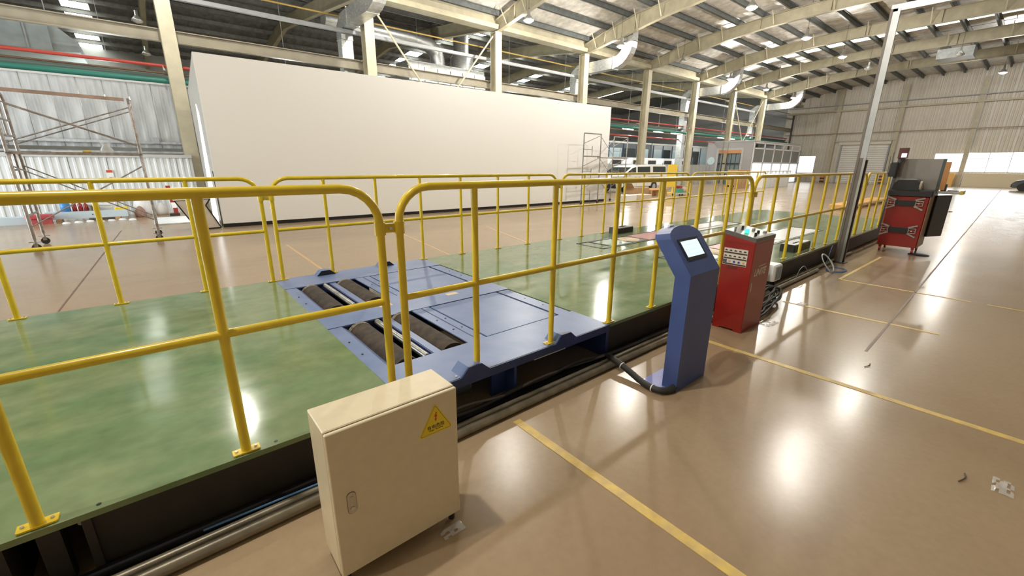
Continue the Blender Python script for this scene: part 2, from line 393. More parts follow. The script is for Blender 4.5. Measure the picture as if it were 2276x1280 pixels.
# ============================================================ STEEL FRAME
def ibeam_poly(mb, prof_t, prof_b, x, wf, tw=.03, tf=.03):
    ys = sorted(set([p[0] for p in prof_t]+[p[0] for p in prof_b]), reverse=True)
    web = MB(mb.o)
    for y0, y1 in zip(ys, ys[1:]):
        t0, t1, b0, b1 = interp(prof_t, y0), interp(prof_t, y1), interp(prof_b, y0), interp(prof_b, y1)
        q = [(x+s, y, z) for s in (-tw/2, tw/2) for (y, z) in ((y0, b0), (y1, b1), (y1, t1), (y0, t0))]
        web.add(q, [(0, 1, 2, 3), (4, 7, 6, 5)])
        for zz0, zz1, sg in ((t0, t1, -1), (b0, b1, 1)):
            q = [(x+s*wf/2, y, z+d*tf*sg) for s in (-1, 1) for (y, z, d) in ((y0, zz0, 0), (y1, zz1, 0), (y1, zz1, 1), (y0, zz0, 1))]
            mb.add(q, [(0, 1, 2, 3), (4, 7, 6, 5), (0, 4, 5, 1), (3, 2, 6, 7)])
    return web
ORD = ['first', 'second', 'third', 'fourth', 'fifth', 'sixth', 'seventh', 'eighth', 'ninth']
base_r = None
vis = ['off the left edge', 'above the leftmost column', 'above the silver duct column left of the ducting', 'rising from the column at the middle of the white box',
       'rising from the column near the white box right end', 'rising from the column left of the white van', 'rising from the column beside the tall silver duct', 'rising from the column over the grey booth', 'last before the gable wall']
for i, x in enumerate(FRX):
    lab = 'cream steel roof rafter ' + vis[i]
    if base_r is None:
        base_r = thing('roof_rafter', lab, 'beam', (x, YC, 0), group='roof rafters of the main hall')
        fl = MB((x, YC, 0)); w = ibeam_poly(fl, TOP, BOT, x, .24)
        fl.build('flange', BEAMC, base_r); w.build('web', BEAMC, base_r)
        for y in (18.4, 16.3, 12.5, 9, 5.5, 2):
            st = MB((x, YC, 0)); zt, zb = interp(TOP, y), interp(BOT, y)
            st.box(x-.1, x+.1, y-.01, y+.01, zb+.03, zt-.03); st.build('stiffener', BEAMC, base_r)
        for y in (19.0, 17.55, 16.1, 14.65, 11.75, 8.85, 5.95, 3.05):
            for s in (-1, 1):
                st = MB((x, YC, 0)); st.bar((x+s*.1, y, interp(BOT, y)+.06), (x+s*.55, y, interp(TOP, y)+.1), .05, .02); st.build('fly_brace', COLC, base_r)
    else: copy_tree(base_r, (x, YC, 0), label=lab)
basec = None
cl = ['cream steel column off the left edge', 'cream steel column standing beside the left end of the white box', 'cream column next to the broad silver duct above the white box',
      'cream column at the middle of the white box, brace on its left', 'cream column near the right end of the white box', 'grey-cream column left of the white van',
      'cream column with a silver duct behind the white van', 'cream column rising from the grey booth roof', 'last cream column, beside the far elbow duct']
for i, x in enumerate(FRX):
    if basec is None:
        basec = thing('steel_column', cl[i], 'column', (x, YC, 0), group='row of cream steel columns')
        mb = MB((x, YC, 0)); mb.box(x-.21, x+.21, YC-.23, YC-.205, 0, 8.42).box(x-.21, x+.21, YC+.205, YC+.23, 0, 8.42); mb.build('flange', COLC, basec)
        MB((x, YC, 0)).box(x-.012, x+.012, YC-.205, YC+.205, 0, 8.42).build('web', COLC, basec)
        MB((x, YC, 0)).box(x-.28, x+.28, YC-.3, YC+.3, 0, .03).build('base_plate', COLC, basec)
        mb = MB((x, YC, 0))
        for z in (4.9, 6.2, 7.7): mb.box(x-.2, x+.2, YC+.23, YC+.55, z-.1, z-.07)
        mb.build('bracket', COLC, basec)
        mb = MB((x, YC, 0))
        mb.prism([(x-.25, 4.75), (x-.32, 4.75), (x-.32, 4.9)], 'y', YC-.03, YC+.03); mb.build('pipe_clip', COLC, basec)
    else: copy_tree(basec, (x, YC, 0), label=cl[i])
mb = MB((26, YC, 8.9)); mb.box(X0, X1, YC-.012, YC+.012, 8.55, 9.38).box(X0, X1, YC-.14, YC+.14, 9.36, 9.39)
mb.box(X0, X1, YC-.32, YC+.32, 8.5, 8.53).box(X0, X1, YC-.33, YC-.31, 8.5, 8.72)
tag(mb.build('eave_beam', BEAMC), 'long cream eave beam running over all the column tops', 'beam')
mb = MB((26, 20.6, 6)); mb.box(X0, X1, 20.59, 20.61, 5.78, 6.14).box(X0, X1, 20.48, 20.72, 6.12, 6.15).box(X0, X1, 20.5, 20.7, 5.76, 5.79)
tag(mb.build('crane_beam', mat('crane_beam_paint', (.32, .285, .21), .5, noise=.2, scale=2)), 'long cream crane runway beam behind the columns', 'beam')
mb = MB((26, 20.75, 7.4)); mb.box(X0, X1, 20.6, 20.76, 7.18, 7.32)
tag(mb.build('tie_beam', GREY), 'grey tie beam behind the columns, above the crane beam', 'beam')
def pipe(name, y, z, r, m, label, x0=X0, x1=X1):
    mb = MB(((x0+x1)/2, y, z)); mb.cyl((x0, y, z), (x1, y, z), r, 12)
    return tag(mb.build(name, m), label, 'pipe')
pipe('gas_pipe', 20.9, 7.85, .035, YELP, 'thin yellow gas pipe high behind the columns')
pipe('sprinkler_pipe', 20.9, 5.03, .055, REDP, 'red pipe running above the left partition and behind the columns')
pipe('sprinkler_pipe', 20.98, 4.80, .035, mat('brown_thin', (.12, .07, .04), .5), 'thin dark brown pipe just under the red pipe')
pipe('air_pipe', 20.85, 4.52, .10, GREENP, 'dark green pipe running above the left partition')
pipe('air_pipe', 21.2, 4.72, .13, mat('dull_green', (.16, .22, .19), .5), 'pale grey-green pipe between the red and dark green pipes')
pipe('cable_tray', 20.9, 4.33, .03, BROWNP, 'thin brown conduit lowest of the pipes above the partition')
pipe('drop_pipe', 21.2, 3.95, .05, REDP, 'second red pipe, lower, behind the white van', 24, 46)
def brace(a, b, label, r=.045):
    a, b = Vector(a), Vector(b); mb = MB((a+b)/2); mb.cyl(a, b, r, 8); return tag(mb.build('diagonal_brace', COLC), label, 'brace')
brace((8.6, YC, 8.3), (12.0, YC-.08, 4.0), 'diagonal brace sloping down right from the column beside the silver duct')
brace((15.2, YC, 8.2), (11.7, YC+.08, 4.0), 'diagonal brace sloping down left from the column at the middle of the white box')
brace((43.8, YC, 8.2), (46.9, YC, 4.2), 'diagonal brace right of the column over the grey booth')
brace((50.5, YC, 8.2), (47.2, YC, 4.2), 'diagonal brace left of the last column')
# gable posts and girts
gp = ['cream gable post beside the roller door, left', 'cream gable post beside the roller door, right', 'cream gable post between the two strip windows', 'cream gable post right of the strip windows']
for y, l in zip((15.9, 10.45, 4.9, -.6), gp):
    mb = MB((X1-.25, y, 0)); mb.box(X1-.4, X1-.37, y-.17, y+.17, 0, 9.9).box(X1-.37, X1-.06, y-.012, y+.012, 0, 9.9)
    tag(mb.build('gable_post', COLC), l, 'column', 'gable wall posts')
for z, h, y1, m, l in ((7.75, .16, 21, COLC, 'pale horizontal girt across the gable wall'), (8.35, .08, 21, GREY, 'grey horizontal girt, highest on the gable wall'),
                      (5.35, .07, 21, BROWNP, 'brown pipe running across the gable wall'), (4.5, .09, 15.7, COLC, 'short pale rail above the roller door')):
    y0 = YF if y1 > 16 else 10.4
    mb = MB((X1-.5, 4, z)); mb.box(X1-.5, X1-.42, y0, y1, z-h/2, z+h/2); tag(mb.build('girt', m), l, 'beam')
mb = MB((X1-.6, 20.9, 0)); mb.cyl((X1-.6, 20.3, 0), (X1-.6, 20.3, 7.6), .09, 10); tag(mb.build('rain_pipe', BLACK), 'black downpipe in the far corner left of the gable wall', 'pipe')
for y, l in ((16.15, 'orange and black guard at the foot of the gable post left of the roller door'), (10.75, 'orange and black guard at the foot of the gable post right of the roller door')):
    t = thing('post_guard', l, 'guard', (X1-.7, y, 0), group='striped post guards')
    for q in range(6): MB((X1-.7, y, 0)).box(X1-.8, X1-.6, y-.2, y+.2, q*.17, (q+1)*.17).build('band', ORANGE if q % 2 else BLACK, t)

# high-bay lamps
def lamp(x, y, z, on, label, zt):
    t = thing('pendant_lamp', label, 'lamp', (x, y, z), group='high bay pendant lamps')
    o = (x, y, z)
    MB(o).lathe([(.05, .48), (.07, .46), (.075, .25), (.10, .22), (.20, .10), (.25, 0), (.24, 0), (.19, .09), (.09, .2)], o, 18).build('reflector', SHADE, t)
    MB(o).lathe([(.001, -.10), (.09, -.085), (.17, -.045), (.215, .0), (.225, .03), (.17, .10), (.05, .17)], o, 14).build('bulb', BULB if on else BULBOFF, t)
    MB(o).cyl((x, y, z+.46), (x, y, zt), .008, 6).build('cord', BLACK, t)
    MB(o).cyl((x, y, z+.46), (x, y, z+.52), .03, 8).build('hook', BLACK, t)
    if on:
        l = bpy.data.lights.new('lamp_light', 'POINT'); l.energy = LAMP_W*on; l.shadow_soft_size = .10; l.color = WARM
        lo = bpy.data.objects.new('lamp_light', l); COL.objects.link(lo); lo.parent = t; lo.location = (0, 0, -.17)
FN = ['leftmost frame', 'second frame', 'third frame', 'fourth frame', 'fifth frame', 'sixth frame', 'seventh frame', 'eighth frame', 'farthest frame']
for x, y, z, on, l in [
    (15.15, 17.1, 8.3, 1, 'lit pendant lamp hanging in front of the rafter over the middle of the white box'),
    (22.2, 17.0, 8.3, 1, 'lit pendant lamp beside the near elbow duct'),
    (28.5, 16.7, 8.3, 0, 'unlit pendant lamp right of the near elbow duct'),
    (36.6, 17.2, 8.3, 1, 'lit pendant lamp beside the middle elbow duct'),
    (43.7, 17.2, 8.3, 1, 'lit pendant lamp between the middle and far elbow ducts'),
    (50.72, 17.3, 8.3, 1, 'lit pendant lamp at the far elbow duct'),
    (22.4, 10.0, 8.65, 1, 'lit pendant lamp highest in the picture, right of the middle'),
    (29.7, 10.0, 8.65, 1, 'lit pendant lamp directly left of the silver pole top'),
    (36.3, 9.9, 8.65, 1, 'lit pendant lamp below and right of the one beside the pole top'),
    (42.0, 9.7, 8.65, 0, 'unlit pendant lamp just left of the silver pole'),
    (50.9, 3.4, 8.65, 1, 'lit pendant lamp in front of the gable wall at far right'),
    (41.2, 4.9, 8.65, 0, 'unlit pendant lamp near the tin box under the rafters at right'),
    (15.8, 3.3, 8.65, 1.2, 'lit pendant lamp above the floor right of the platform, out of the picture'),
    (23, 3.3, 8.65, .75, 'lit pendant lamp above the wheel balancer, out of the picture'),
    (-.8, 3.2, 8.65, 1.3, 'lit pendant lamp above the beige cabinet, out of the picture'),
    (-8, 3.2, 8.65, 1.3, 'lit pendant lamp at the left end of the hall, out of the picture'),
    (8.45, 17.1, 8.3, .6, 'lit pendant lamp over the left part of the white box'),
    (1.2, 17.1, 8.3, .6, 'lit pendant lamp over the left end of the white box'),
    (15.3, 10, 8.65, 1, 'lit pendant lamp above the right part of the platform, out of the picture'),
    (8.3, 10, 8.65, .8, 'lit pendant lamp above the rollers, out of the picture'),
    (.85, 29.76, 8.3, 0, 'unlit pendant lamp in the dark bay left of the leftmost column, upper'),
    (1.15, 37, 8.1, 0, 'unlit pendant lamp in the dark bay left of the leftmost column, lower'),
]:
    lamp(x, y, z, on, l, (interp(TOP, y)+.25 if y < 20 else interp(TOP2, y)+.28))

# ============================================================ DUCTS
def rduct(mb, pts, w, h):                             # rectangular duct swept in the yz plane
    pts = [Vector(p) for p in pts]; vs = []; fs = []
    for i, p in enumerate(pts):
        d = (pts[min(i+1, len(pts)-1)]-pts[max(i-1, 0)]).normalized(); nrm = Vector((0, -d.z, d.y))
        vs += [p+Vector((s*w/2, 0, 0))+nrm*(t*h/2) for s, t in ((-1, -1), (1, -1), (1, 1), (-1, 1))]
    for i in range(len(pts)-1): fs += [(i*4+k, i*4+(k+1) % 4, i*4+4+(k+1) % 4, i*4+4+k) for k in range(4)]
    fs += [(3, 2, 1, 0), tuple(len(pts)*4-4+k for k in range(4))]
    return mb.add(vs, fs)
def elbow_duct(x, label, zt=9.1, yt=16.9, zb=0):
    t = thing('air_duct', label, 'duct', (x, 21.1, 0), group='silver ducts on the columns'); o = (x, 21.1, 0)
    z = .0+zb
    while z < 6.9:
        z2 = min(z+1.2, 7.0); mb = MB(o); rduct(mb, [(x, 21.1, z+.01), (x, 21.1, z2-.01)], .5, .5)
        mb.box(x-.28, x+.28, 20.82, 21.38, z2-.04, z2-.01); mb.build('duct_section', DUCT, t); z = z2
    pts = [(x, 21.1, 7.0), (x, 21.05, 7.4), (x, 20.7, 7.64), (x, 20.0, 7.66)]
    rduct(MB(o), pts, .5, .6).build('lower_elbow', DUCT, t)
    rduct(MB(o), [(x, 20, 7.66), (x, yt+1.0, 7.66)], .5, .62).build('branch', DUCT, t)
    pts = [(x, yt+1-math.sin(a)*1.0, 7.66+(1-math.cos(a))*1.0) for a in [math.radians(d) for d in range(0, 91, 15)]]
    rduct(MB(o), pts, .5, .62).build('elbow', DUCT, t)
    rduct(MB(o), [(x, yt, 8.66), (x, yt, zt+.3)], .5, .62).build('riser', DUCT, t)
    mb = MB(o)
    for y in (20, yt+1.0): mb.box(x-.28, x+.28, y-.02, y+.02, 7.32, 8.0)
    mb.build('joint_flange', DUCT, t)
elbow_duct(7.75, 'broad silver duct beside the column above the left half of the white box')
elbow_duct(22.95, 'silver duct with an elbow right of the white box, nearest of the three')
elbow_duct(37.1, 'silver duct with an elbow behind the white van')
elbow_duct(51.3, 'silver duct with an elbow beside the last column', zb=4.2)
t = thing('air_handler', 'silver air handling unit with ducts behind the braced columns', 'air handler', (15.7, 26, 6.5)); o = (15.7, 26, 6.5)
MB(o).box(12.9, 18.5, 25.2, 27, 6.55, 7.35).build('housing', DUCT, t)
MB(o).box(12.9, 18.5, 25.3, 26.9, 7.35, 7.65).build('upper_housing', DUCT, t)
for i in range(6): MB(o).box(13.0+i*.92, 13.05+i*.92, 25.17, 25.2, 6.55, 7.35).build('seam', GREY, t)
mb = MB(o); pts = [(8.5, 26, 9.1), (13.5, 26, 9.0), (14.7, 26, 8.85), (15.2, 26, 8.5), (15.35, 26, 8.1), (15.4, 26, 7.6)]; mb.tube(pts, [.45]*6, 14); mb.build('round_duct', DUCT, t)
mb = MB(o); mb.tube([(17.2, 26, 7.6), (17.2, 26, 8.4), (17.15, 26, 8.7), (17.15, 26, 10)], [.75, .75, .5, .5], 14); mb.build('vent_stack', DUCT, t)
for x in (13.2, 15.7, 18.2):
    for y in (25.4, 26.8): MB(o).cyl((x, y, 0), (x, y, 6.55), .08, 8).build('support_leg', GREY, t)
t = thing('plenum_box', 'large grey sheet metal box above the left pipes', 'duct', (-3.4, 22.5, 5.2)); o = (-3.4, 22.5, 5.2)
MB(o).box(-6.5, -1.75, 21.8, 24.5, 5.25, 6.25).build('housing', mat('plenum_grey', (.30, .34, .34), .45, noise=.15), t)
for x in (-5.5, -4.4, -3.3, -2.3): MB(o).box(x-.02, x+.02, 21.76, 21.8, 5.25, 6.25).build('seam', GREY, t)
mb = MB(o); mb.prism([(-1.75, 6.2), (-1.1, 5.6), (-1.1, 5.3), (-1.75, 5.25)], 'y', 21.9, 24.4); mb.build('side_hood', MATS['plenum_grey'], t)
for x in (-6.3, -1.9): MB(o).cyl((x, 24.2, 6.25), (x, 24.2, 9.9), .02, 6).build('hanger_rod', GREY, t)
# dark rafters of the bay behind
b2 = None
BR = ['dim steel rafter of the bay behind, by the '+q for q in ('column off the left edge', 'column left of the white box', 'broad silver duct column', 'middle box column', 'right end box column', 'column left of the van', 'duct column behind the van', 'booth roof column', 'last column')]
for i, x in enumerate(FRX):
    if b2 is None:
        b2 = thing('bay_rafter', BR[i], 'beam', (x, 33, 0), group='rafters of the dark bay behind')
        fl = MB((x, 33, 0)); w = ibeam_poly(fl, [(46, 9.35), (33, 10.6), (20.4, 9.35)], [(46, 8.6), (38, 9.45), (33, 9.95), (28, 9.45), (20.4, 8.6)], x, .24)
        fl.build('flange', BEAMC, b2); w.build('web', BEAMC, b2)
    else: copy_tree(b2, (x, 33, 0), label=BR[i])
mb = MB((44, 3.9, 9.2)); mb.box(43.2, 44.6, 4.5, 6.3, 8.9, 9.5)
tag(mb.build('tin_box', mat('tin', (.36, .38, .38), .4, metal=.4, noise=.3)), 'dented tin box hanging under the rafters at upper right', 'box')

# ============================================================ PLATFORM
D, YN, YFAR = .32, 2.25, 5.85
XE = 15.9
def plat(x0, x1, label, name='platform'):
    t = thing(name, label, 'platform', ((x0+x1)/2, 4, 0), group='green raised platform'); o = ((x0+x1)/2, 4, 0)
    MB(o).box(x0, x1, YN, YFAR, D-.03, D).build('deck_top', M_GREEN, t, label='green painted glossy deck')
    return t, o
t, o = plat(-9, .98, 'green raised platform left of the blue roller machine')
MB(o).box(-9, -.72, YN+.02, YN+.05, .0, D-.03).build('skirt_panel', BLACKST, t)
MB(o).box(-.47, .98, YN+.02, YN+.05, .0, D-.03).build('skirt_panel', BLACKST, t)
MB(o).box(-.62, -.55, YN+.03, YN+.10, 0, D-.03).build('support_leg', BLACKST, t)
MB(o).box(-.73, -.70, YN+.0, YN+.3, 0, D-.03).build('support_leg', BLACKST, t)
MB(o).box(-.48, -.45, YN+.0, YN+.3, 0, D-.03).build('support_leg', BLACKST, t)
MB(o).box(-9, .98, YFAR-.05, YFAR-.02, 0, D-.03).build('skirt_panel', BLACKST, t)
MB(o).cyl((-.5, YN+.12, .22), (-.5, YN+.1, .22), .012, 8).build('bolt', BOLT, t)
for x in (-.42, .27): MB(o).cyl((x, YN+.035, D-.001), (x, YN+.035, D+.0015), .009, 10).build('bolt_hole', BLACK, t)
t, o = plat(3.06, XE, 'green raised platform right of the blue roller machine')
MB(o).box(3.06, XE, YN+.0, YN+.03, .02, D-.03).build('skirt_panel', BLACKST, t)
MB(o).box(3.06, XE, YFAR-.03, YFAR, 0, D-.03).build('skirt_panel', BLACKST, t)
MB(o).box(XE-.03, XE, YN+.03, YFAR-.03, 0, D-.03).build('skirt_panel', BLACKST, t)
for i in range(5):
    x = 5.4+i*2.4; MB(o).box(x-.004, x+.004, YN-.002, YN+.0, .02, D-.03).build('seam', BLACK, t)
# inset plates of the wheel alignment bays
def inset(pts, z, m, name, par, o, h=.006):
    return MB(o).prism(pts, 'z', z, z+h).build(name, m, par)
def bay(y0, y1, xa, xb, label):
    t = thing('alignment_bay', label, 'plates', (xa, (y0+y1)/2, D), group='alignment plates set into the green deck'); o = (xa, (y0+y1)/2, D)
    G2 = mat('bay_green', (.20, .29, .17), .25, noise=.15)
    fr = MB(o); w = .02
    fr.box(xa, xb, y0, y0+w, D, D+.008).box(xa, xb, y1-w, y1, D, D+.008).box(xa, xa+w, y0, y1, D, D+.008).box(xb-w, xb, y0, y1, D, D+.008).build('black_frame', BLACK, t)
    fr = MB(o); fr.box(xa+.32, xa+.34, y0+.05, y1-.02, D, D+.01).box(xa+.34, xa+.95, y0+.04, y0+.06, D, D+.01).box(xa+.34, xa+1.0, y1-.06, y1-.04, D, D+.01).build('inner_frame', BLACK, t)
    MB(o).box(xa+.36, xa+.92, y0+.08, y1-.08, D, D+.006).build('slide_plate', G2, t)
    MB(o).lathe([(.001, .012), (.2, .012), (.22, 0)], (xa+1.2, (y0+y1)/2, D), 20).build('turning_disc', TAN, t)
    MB(o).box(xa+1.0, xa+1.45, y0+.06, y1-.06, D, D+.004).build('disc_recess', BLACK, t)
    MB(o).box(xa+1.5, xa+2.6, y0+.05, y1-.05, D, D+.007).build('red_plate', PINK, t)
    MB(o).box(xa+2.65, xa+3.4, y0+.05, y1-.05, D, D+.007).build('pale_plate', mat('pale_pink', (.26, .20, .175), .35), t)
    MB(o).box(xa+3.45, xb-.08, y0+.05, y1-.05, D, D+.006).build('runway_plate', mat('runway', (.22, .20, .165), .3, noise=.1), t)
bay(4.62, 5.26, 5.95, 11.6, 'black framed alignment plates near the back railing of the deck')
bay(2.92, 3.62, 6.08, 11.9, 'black framed alignment plates near the front railing, partly behind the red cabinet')
for (a, b, c, d, l) in ((7.5, 8.1, 5.5, 5.72, 'black block on the deck by the back railing'), (8.3, 9.1, 2.38, 2.62, 'black block on the deck at the front railing')):
    t = thing('wheel_chock', l, 'block', ((a+b)/2, (c+d)/2, D)); o = ((a+b)/2, (c+d)/2, D)
    MB(o).cbox(a, b, c, d, D, D+.13, .015).build('body', BLACK, t)
    MB(o).cyl((a+.2, c+.1, D+.13), (a+.45, c+.1, D+.13), .012, 8).build('handle', RUB, t)

# ---------------- blue roller brake machine
xa, xb = .98, 3.06
t = thing('roller_tester', 'blue roller brake tester set into the platform with dark gritty rollers', 'machine', (2, 4, 0)); o = (2, 4, 0)
oy = [(2.72, 3.74), (4.30, 5.33)]                     # openings
top = MB(o)
top.box(xa, xb, YN-.0, 2.72, D-.012, D+.002).box(xa, xb, 3.74, 4.30, D-.012, D+.002).box(xa, xb, 5.33, YFAR, D-.012, D+.002)
top.build('top_plate', BLUE, t)
for y0, y1 in oy:
    MB(o).box(xa, 1.10, y0+.004, y1-.004, D-.012, D-.002).build('edge_strip', BLUE, t)
    MB(o).prism([(1.10, D-.002), (1.16, D-.05), (1.12, D-.06), (1.06, D-.02)], 'y', y0+.01, y1-.01).build('edge_lip', BLUE, t)
    MB(o).box(1.80, 1.985, y0+.006, y1-.006, D-.012, D-.001).build('bolted_strip', BLUE, t)
    MB(o).box(1.90, 1.908, y0+.01, y1-.01, D-.001, D+.002).build('strip_seam', BLUED, t)
    MB(o).cbox(2.002, 2.852, y0+.012, y1-.022, D-.014, D+.001, .003).build('cover_plate', BLUE, t)
    MB(o).box(2.885, 3.035, y0+.006, y1-.022, D-.012, D-.001).build('bolted_strip', BLUE, t)
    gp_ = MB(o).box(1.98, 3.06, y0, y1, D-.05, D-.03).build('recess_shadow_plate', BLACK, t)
    for x in (1.03, 1.86, 1.95, 2.97):
        for y in (y0+.33, y0+.62): MB(o).cyl((x, y, D-.002), (x, y, D+.003), .009, 8).build('bolt', BLACK, t)
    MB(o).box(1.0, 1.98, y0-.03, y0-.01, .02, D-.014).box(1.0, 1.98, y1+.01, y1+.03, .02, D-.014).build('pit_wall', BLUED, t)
    for x, r, zc in ((1.255, .120, D-.108), (1.665, .128, D-.108)):
        ro = MB(o); ro.cyl((x, y0+.035, zc), (x, y1-.035, zc), r, 32).build('main_roller', ROLL, t)
        MB(o).cyl((x, y0+.0, zc), (x, y0+.036, zc), .035, 12).cyl((x, y1-.036, zc), (x, y1, zc), .035, 12).build('roller_shaft', STEEL, t)
        mb = MB(o); mb.cyl((x, y1-.07, zc), (x, y1-.02, zc), r+.002, 32); mb.build('roller_rim', mat('worn_rim', (.34, .29, .22), .6, col2=(.05, .04, .03), scale=60), t)
    MB(o).cyl((1.425, y0+.02, D-.025), (1.425, y1-.02, D-.025), .028, 16).build('sensing_roller', STEEL, t)
    MB(o).box(1.44, 1.47, y0+.03, y1-.03, D-.06, D-.045).build('sensing_arm', BLUED, t)
    MB(o).box(1.49, 1.555, y0, y1, D-.05, D-.012).build('cross_beam', BLUE, t)
    MB(o).box(1.478, 1.49, y0, y1, D-.12, D-.015).build('beam_side', BLUED, t)
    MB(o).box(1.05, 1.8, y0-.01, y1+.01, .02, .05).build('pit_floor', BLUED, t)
for x, y in ((1.66, 4.06), (2.42, 3.98)):
    MB(o).box(x-.07, x+.07, y-.04, y+.04, D+.002, D+.003).build('sticker', TAN, t, label='worn tan sticker on the blue top plate')
# front apron: strip, side plates and dark hollow with motors
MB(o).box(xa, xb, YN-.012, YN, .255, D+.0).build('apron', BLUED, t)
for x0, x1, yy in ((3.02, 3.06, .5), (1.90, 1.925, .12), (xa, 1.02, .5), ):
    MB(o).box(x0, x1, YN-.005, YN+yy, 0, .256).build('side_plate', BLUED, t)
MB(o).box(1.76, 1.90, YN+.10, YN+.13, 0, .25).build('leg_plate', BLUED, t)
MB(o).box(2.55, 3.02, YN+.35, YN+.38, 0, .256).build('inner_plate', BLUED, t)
MB(o).box(1.02, 1.76, 2.66, 2.68, 0, D-.02).build('hollow_back', BLACK, t)
MB(o).box(1.93, 3.02, 2.70, 2.72, 0, D-.02).build('hollow_back', BLACK, t)
MB(o).cyl((1.25, 2.5, .12), (1.62, 2.5, .12), .085, 16).build('motor', mat('motor_grey', (.06, .07, .08), .5), t)
MB(o).box(1.35, 1.5, 2.42, 2.58, .19, .23).build('terminal_box', BLACK, t)
MB(o).box(2.05, 2.95, YN+.15, YN+.2, .2, .24).build('inner_beam', BLACKST, t)
mb = MB(o).box(2.1, 2.46, YN-.014, YN-.004, .25, .257).build('light_seal', LGREY, t)
for x, y, s in ((1.54, 2.27, 1), (2.47, 2.27, 1), (1.57, 5.72, 1), (2.40, 5.72, 1)):
    if y < 4:
        prof = [(x-.12, D+.003), (x-.06, D+.065), (x+.05, D+.065), (x+.12, D+.003), (x+.13, D-.03), (x-.13, D-.03)]
        MB(o).prism(prof, 'y', YN-.014, YN+.0).build('guide_bump_face', BLUED, t)
        pr = [(x-.15, D+.002), (x-.12, D+.003), (x-.06, D+.065), (x+.05, D+.065), (x+.12, D+.003), (x+.12, D-.001), (x-.15, D-.001)]
        MB(o).prism(pr, 'y', YN, YN+.13).build('guide_bump', BLUE, t)
        MB(o).cyl((x-.14, YN+.03, D+.002), (x-.14, YN+.03, D+.008), .008, 8).build('bolt', BOLT, t)
    else:
        pr = [(x-.15, D+.002), (x-.12, D+.003), (x-.06, D+.065), (x+.05, D+.065), (x+.12, D+.003), (x+.12, D-.001), (x-.15, D-.001)]
        MB(o).prism(pr, 'y', y, y+.12).build('guide_bump', BLUE, t)
        MB(o).prism([(a, b) for a, b in pr[1:5]], 'y', y-.004, y).build('guide_bump_face', BLACK, t)

# ---------------- railings
def railing(name, x0, x1, posts, y, top, mid, label, endl=True, endr=True, r=.024):
    """x0,x1 outer posts; arcs of radius .2 join them to the top tube"""
    cx_ = (x0+x1)/2; t = thing(name, label, 'railing', (cx_, y, D), group='yellow tubular safety railings'); o = (cx_, y, D)
    R = .2; pts = []
    if endl:
        pts += [(x0, y, D+.008)]+[(x0, y, top-R)]+[(x0+R*(1-math.cos(a)), y, top-R+R*math.sin(a)) for a in [math.radians(d) for d in range(15, 91, 15)]]
    else: pts += [(x0, y, top)]
    if endr:
        pts += [(x1-R*(1-math.sin(a)), y, top-R+R*math.cos(a)) for a in [math.radians(d) for d in range(0, 91, 15)]]+[(x1, y, D+.008)]
    else: pts += [(x1, y, top)]
    MB(o).tube(pts, r, 14).build('top_tube', Y, t)
    MB(o).cyl((x0+.01, y, mid), (x1-.01, y, mid), r*.88, 12).build('middle_rail', Y, t)
    allp = posts+([x0] if endl else [])+([x1] if endr else [])
    for x in posts: MB(o).cyl((x, y, D+.008), (x, y, top-.01), r*.95, 12).build('post', Y, t)
    for x in allp:
        pl = MB(o).prism([(x-.055, y-.028), (x+.055, y-.028), (x+.06, y-.02), (x+.06, y+.025), (x-.06, y+.025), (x-.06, y-.02)], 'z', D+.003, D+.011).build('base_plate', Y, t)
        for s in (-1, 1):
            MB(o).cyl((x+s*.043, y, D+.011), (x+s*.043, y, D+.018), .007, 6).build('bolt', BOLT, pl)
    return t, o
rl, ro_ = railing('safety_railing', -4.6, .94, [-3.8, -3.05, -2.32, -1.33, -.60, .136], 2.29, 1.62, .968, 'yellow railing panel nearest the camera, at the left of the picture')
railing('safety_railing', 1.055, 5.90, [1.585, 2.33, 3.1, 3.81, 4.55, 5.27], 2.29, 1.62, .968, 'yellow front railing panel standing over the blue roller machine')
railing('safety_railing', 6.02, 11.78, [6.78, 7.62, 8.32, 9.05, 9.74, 10.45, 11.15], 2.32, 1.62, .968, 'yellow front railing panel behind the red cabinet')
railing('safety_railing', 11.9, 15.85, [12.7, 13.4, 14.1, 14.85], 2.33, 1.62, .968, 'yellow front railing panel behind the wheel balancer')
railing('safety_railing', -4.6, .955, [-3.9, -3.2, -2.6, -1.9, -1.19, -.46, .27], 5.80, 1.565, .95, 'yellow back railing panel in front of the left scaffold')
railing('safety_railing', 1.07, 5.92, [1.68, 2.36, 3.04, 3.75, 4.5, 5.2], 5.80, 1.565, .95, 'yellow back railing panel in front of the white box')
railing('safety_railing', 6.04, 10.81, [6.69, 7.39, 8.07, 8.77, 9.48, 10.17], 5.79, 1.565, .95, 'yellow back railing panel in front of the white van')
railing('safety_railing', 10.93, 15.8, [11.6, 12.3, 13.0, 13.7, 14.4, 15.1], 5.78, 1.565, .95, 'yellow back railing panel in front of the glazed booth')
def clamp(x0, x1, y, z, l):
    t = thing('railing_clamp', l, 'clamp', ((x0+x1)/2, y, z), group='clamps joining the railing panels'); o = ((x0+x1)/2, y, z)
    for x in (x0, x1): MB(o).cyl((x, y, z-.035), (x, y, z+.035), .031, 14).build('collar', Y, t)
    MB(o).box(x0, x1, y-.006, y+.006, z-.025, z+.025).build('strap', Y, t)
    MB(o).cyl(((x0+x1)/2, y-.018, z), ((x0+x1)/2, y+.018, z), .009, 8).build('bolt', BOLT, t)
clamp(.94, 1.055, 2.29, 1.395, 'yellow clamp joining the two front railing panels nearest the camera')
clamp(5.90, 6.02, 2.30, 1.395, 'yellow clamp joining the front railing panels above the red cabinet')
clamp(11.78, 11.9, 2.325, 1.395, 'yellow clamp on the front railing right of the steel pole')
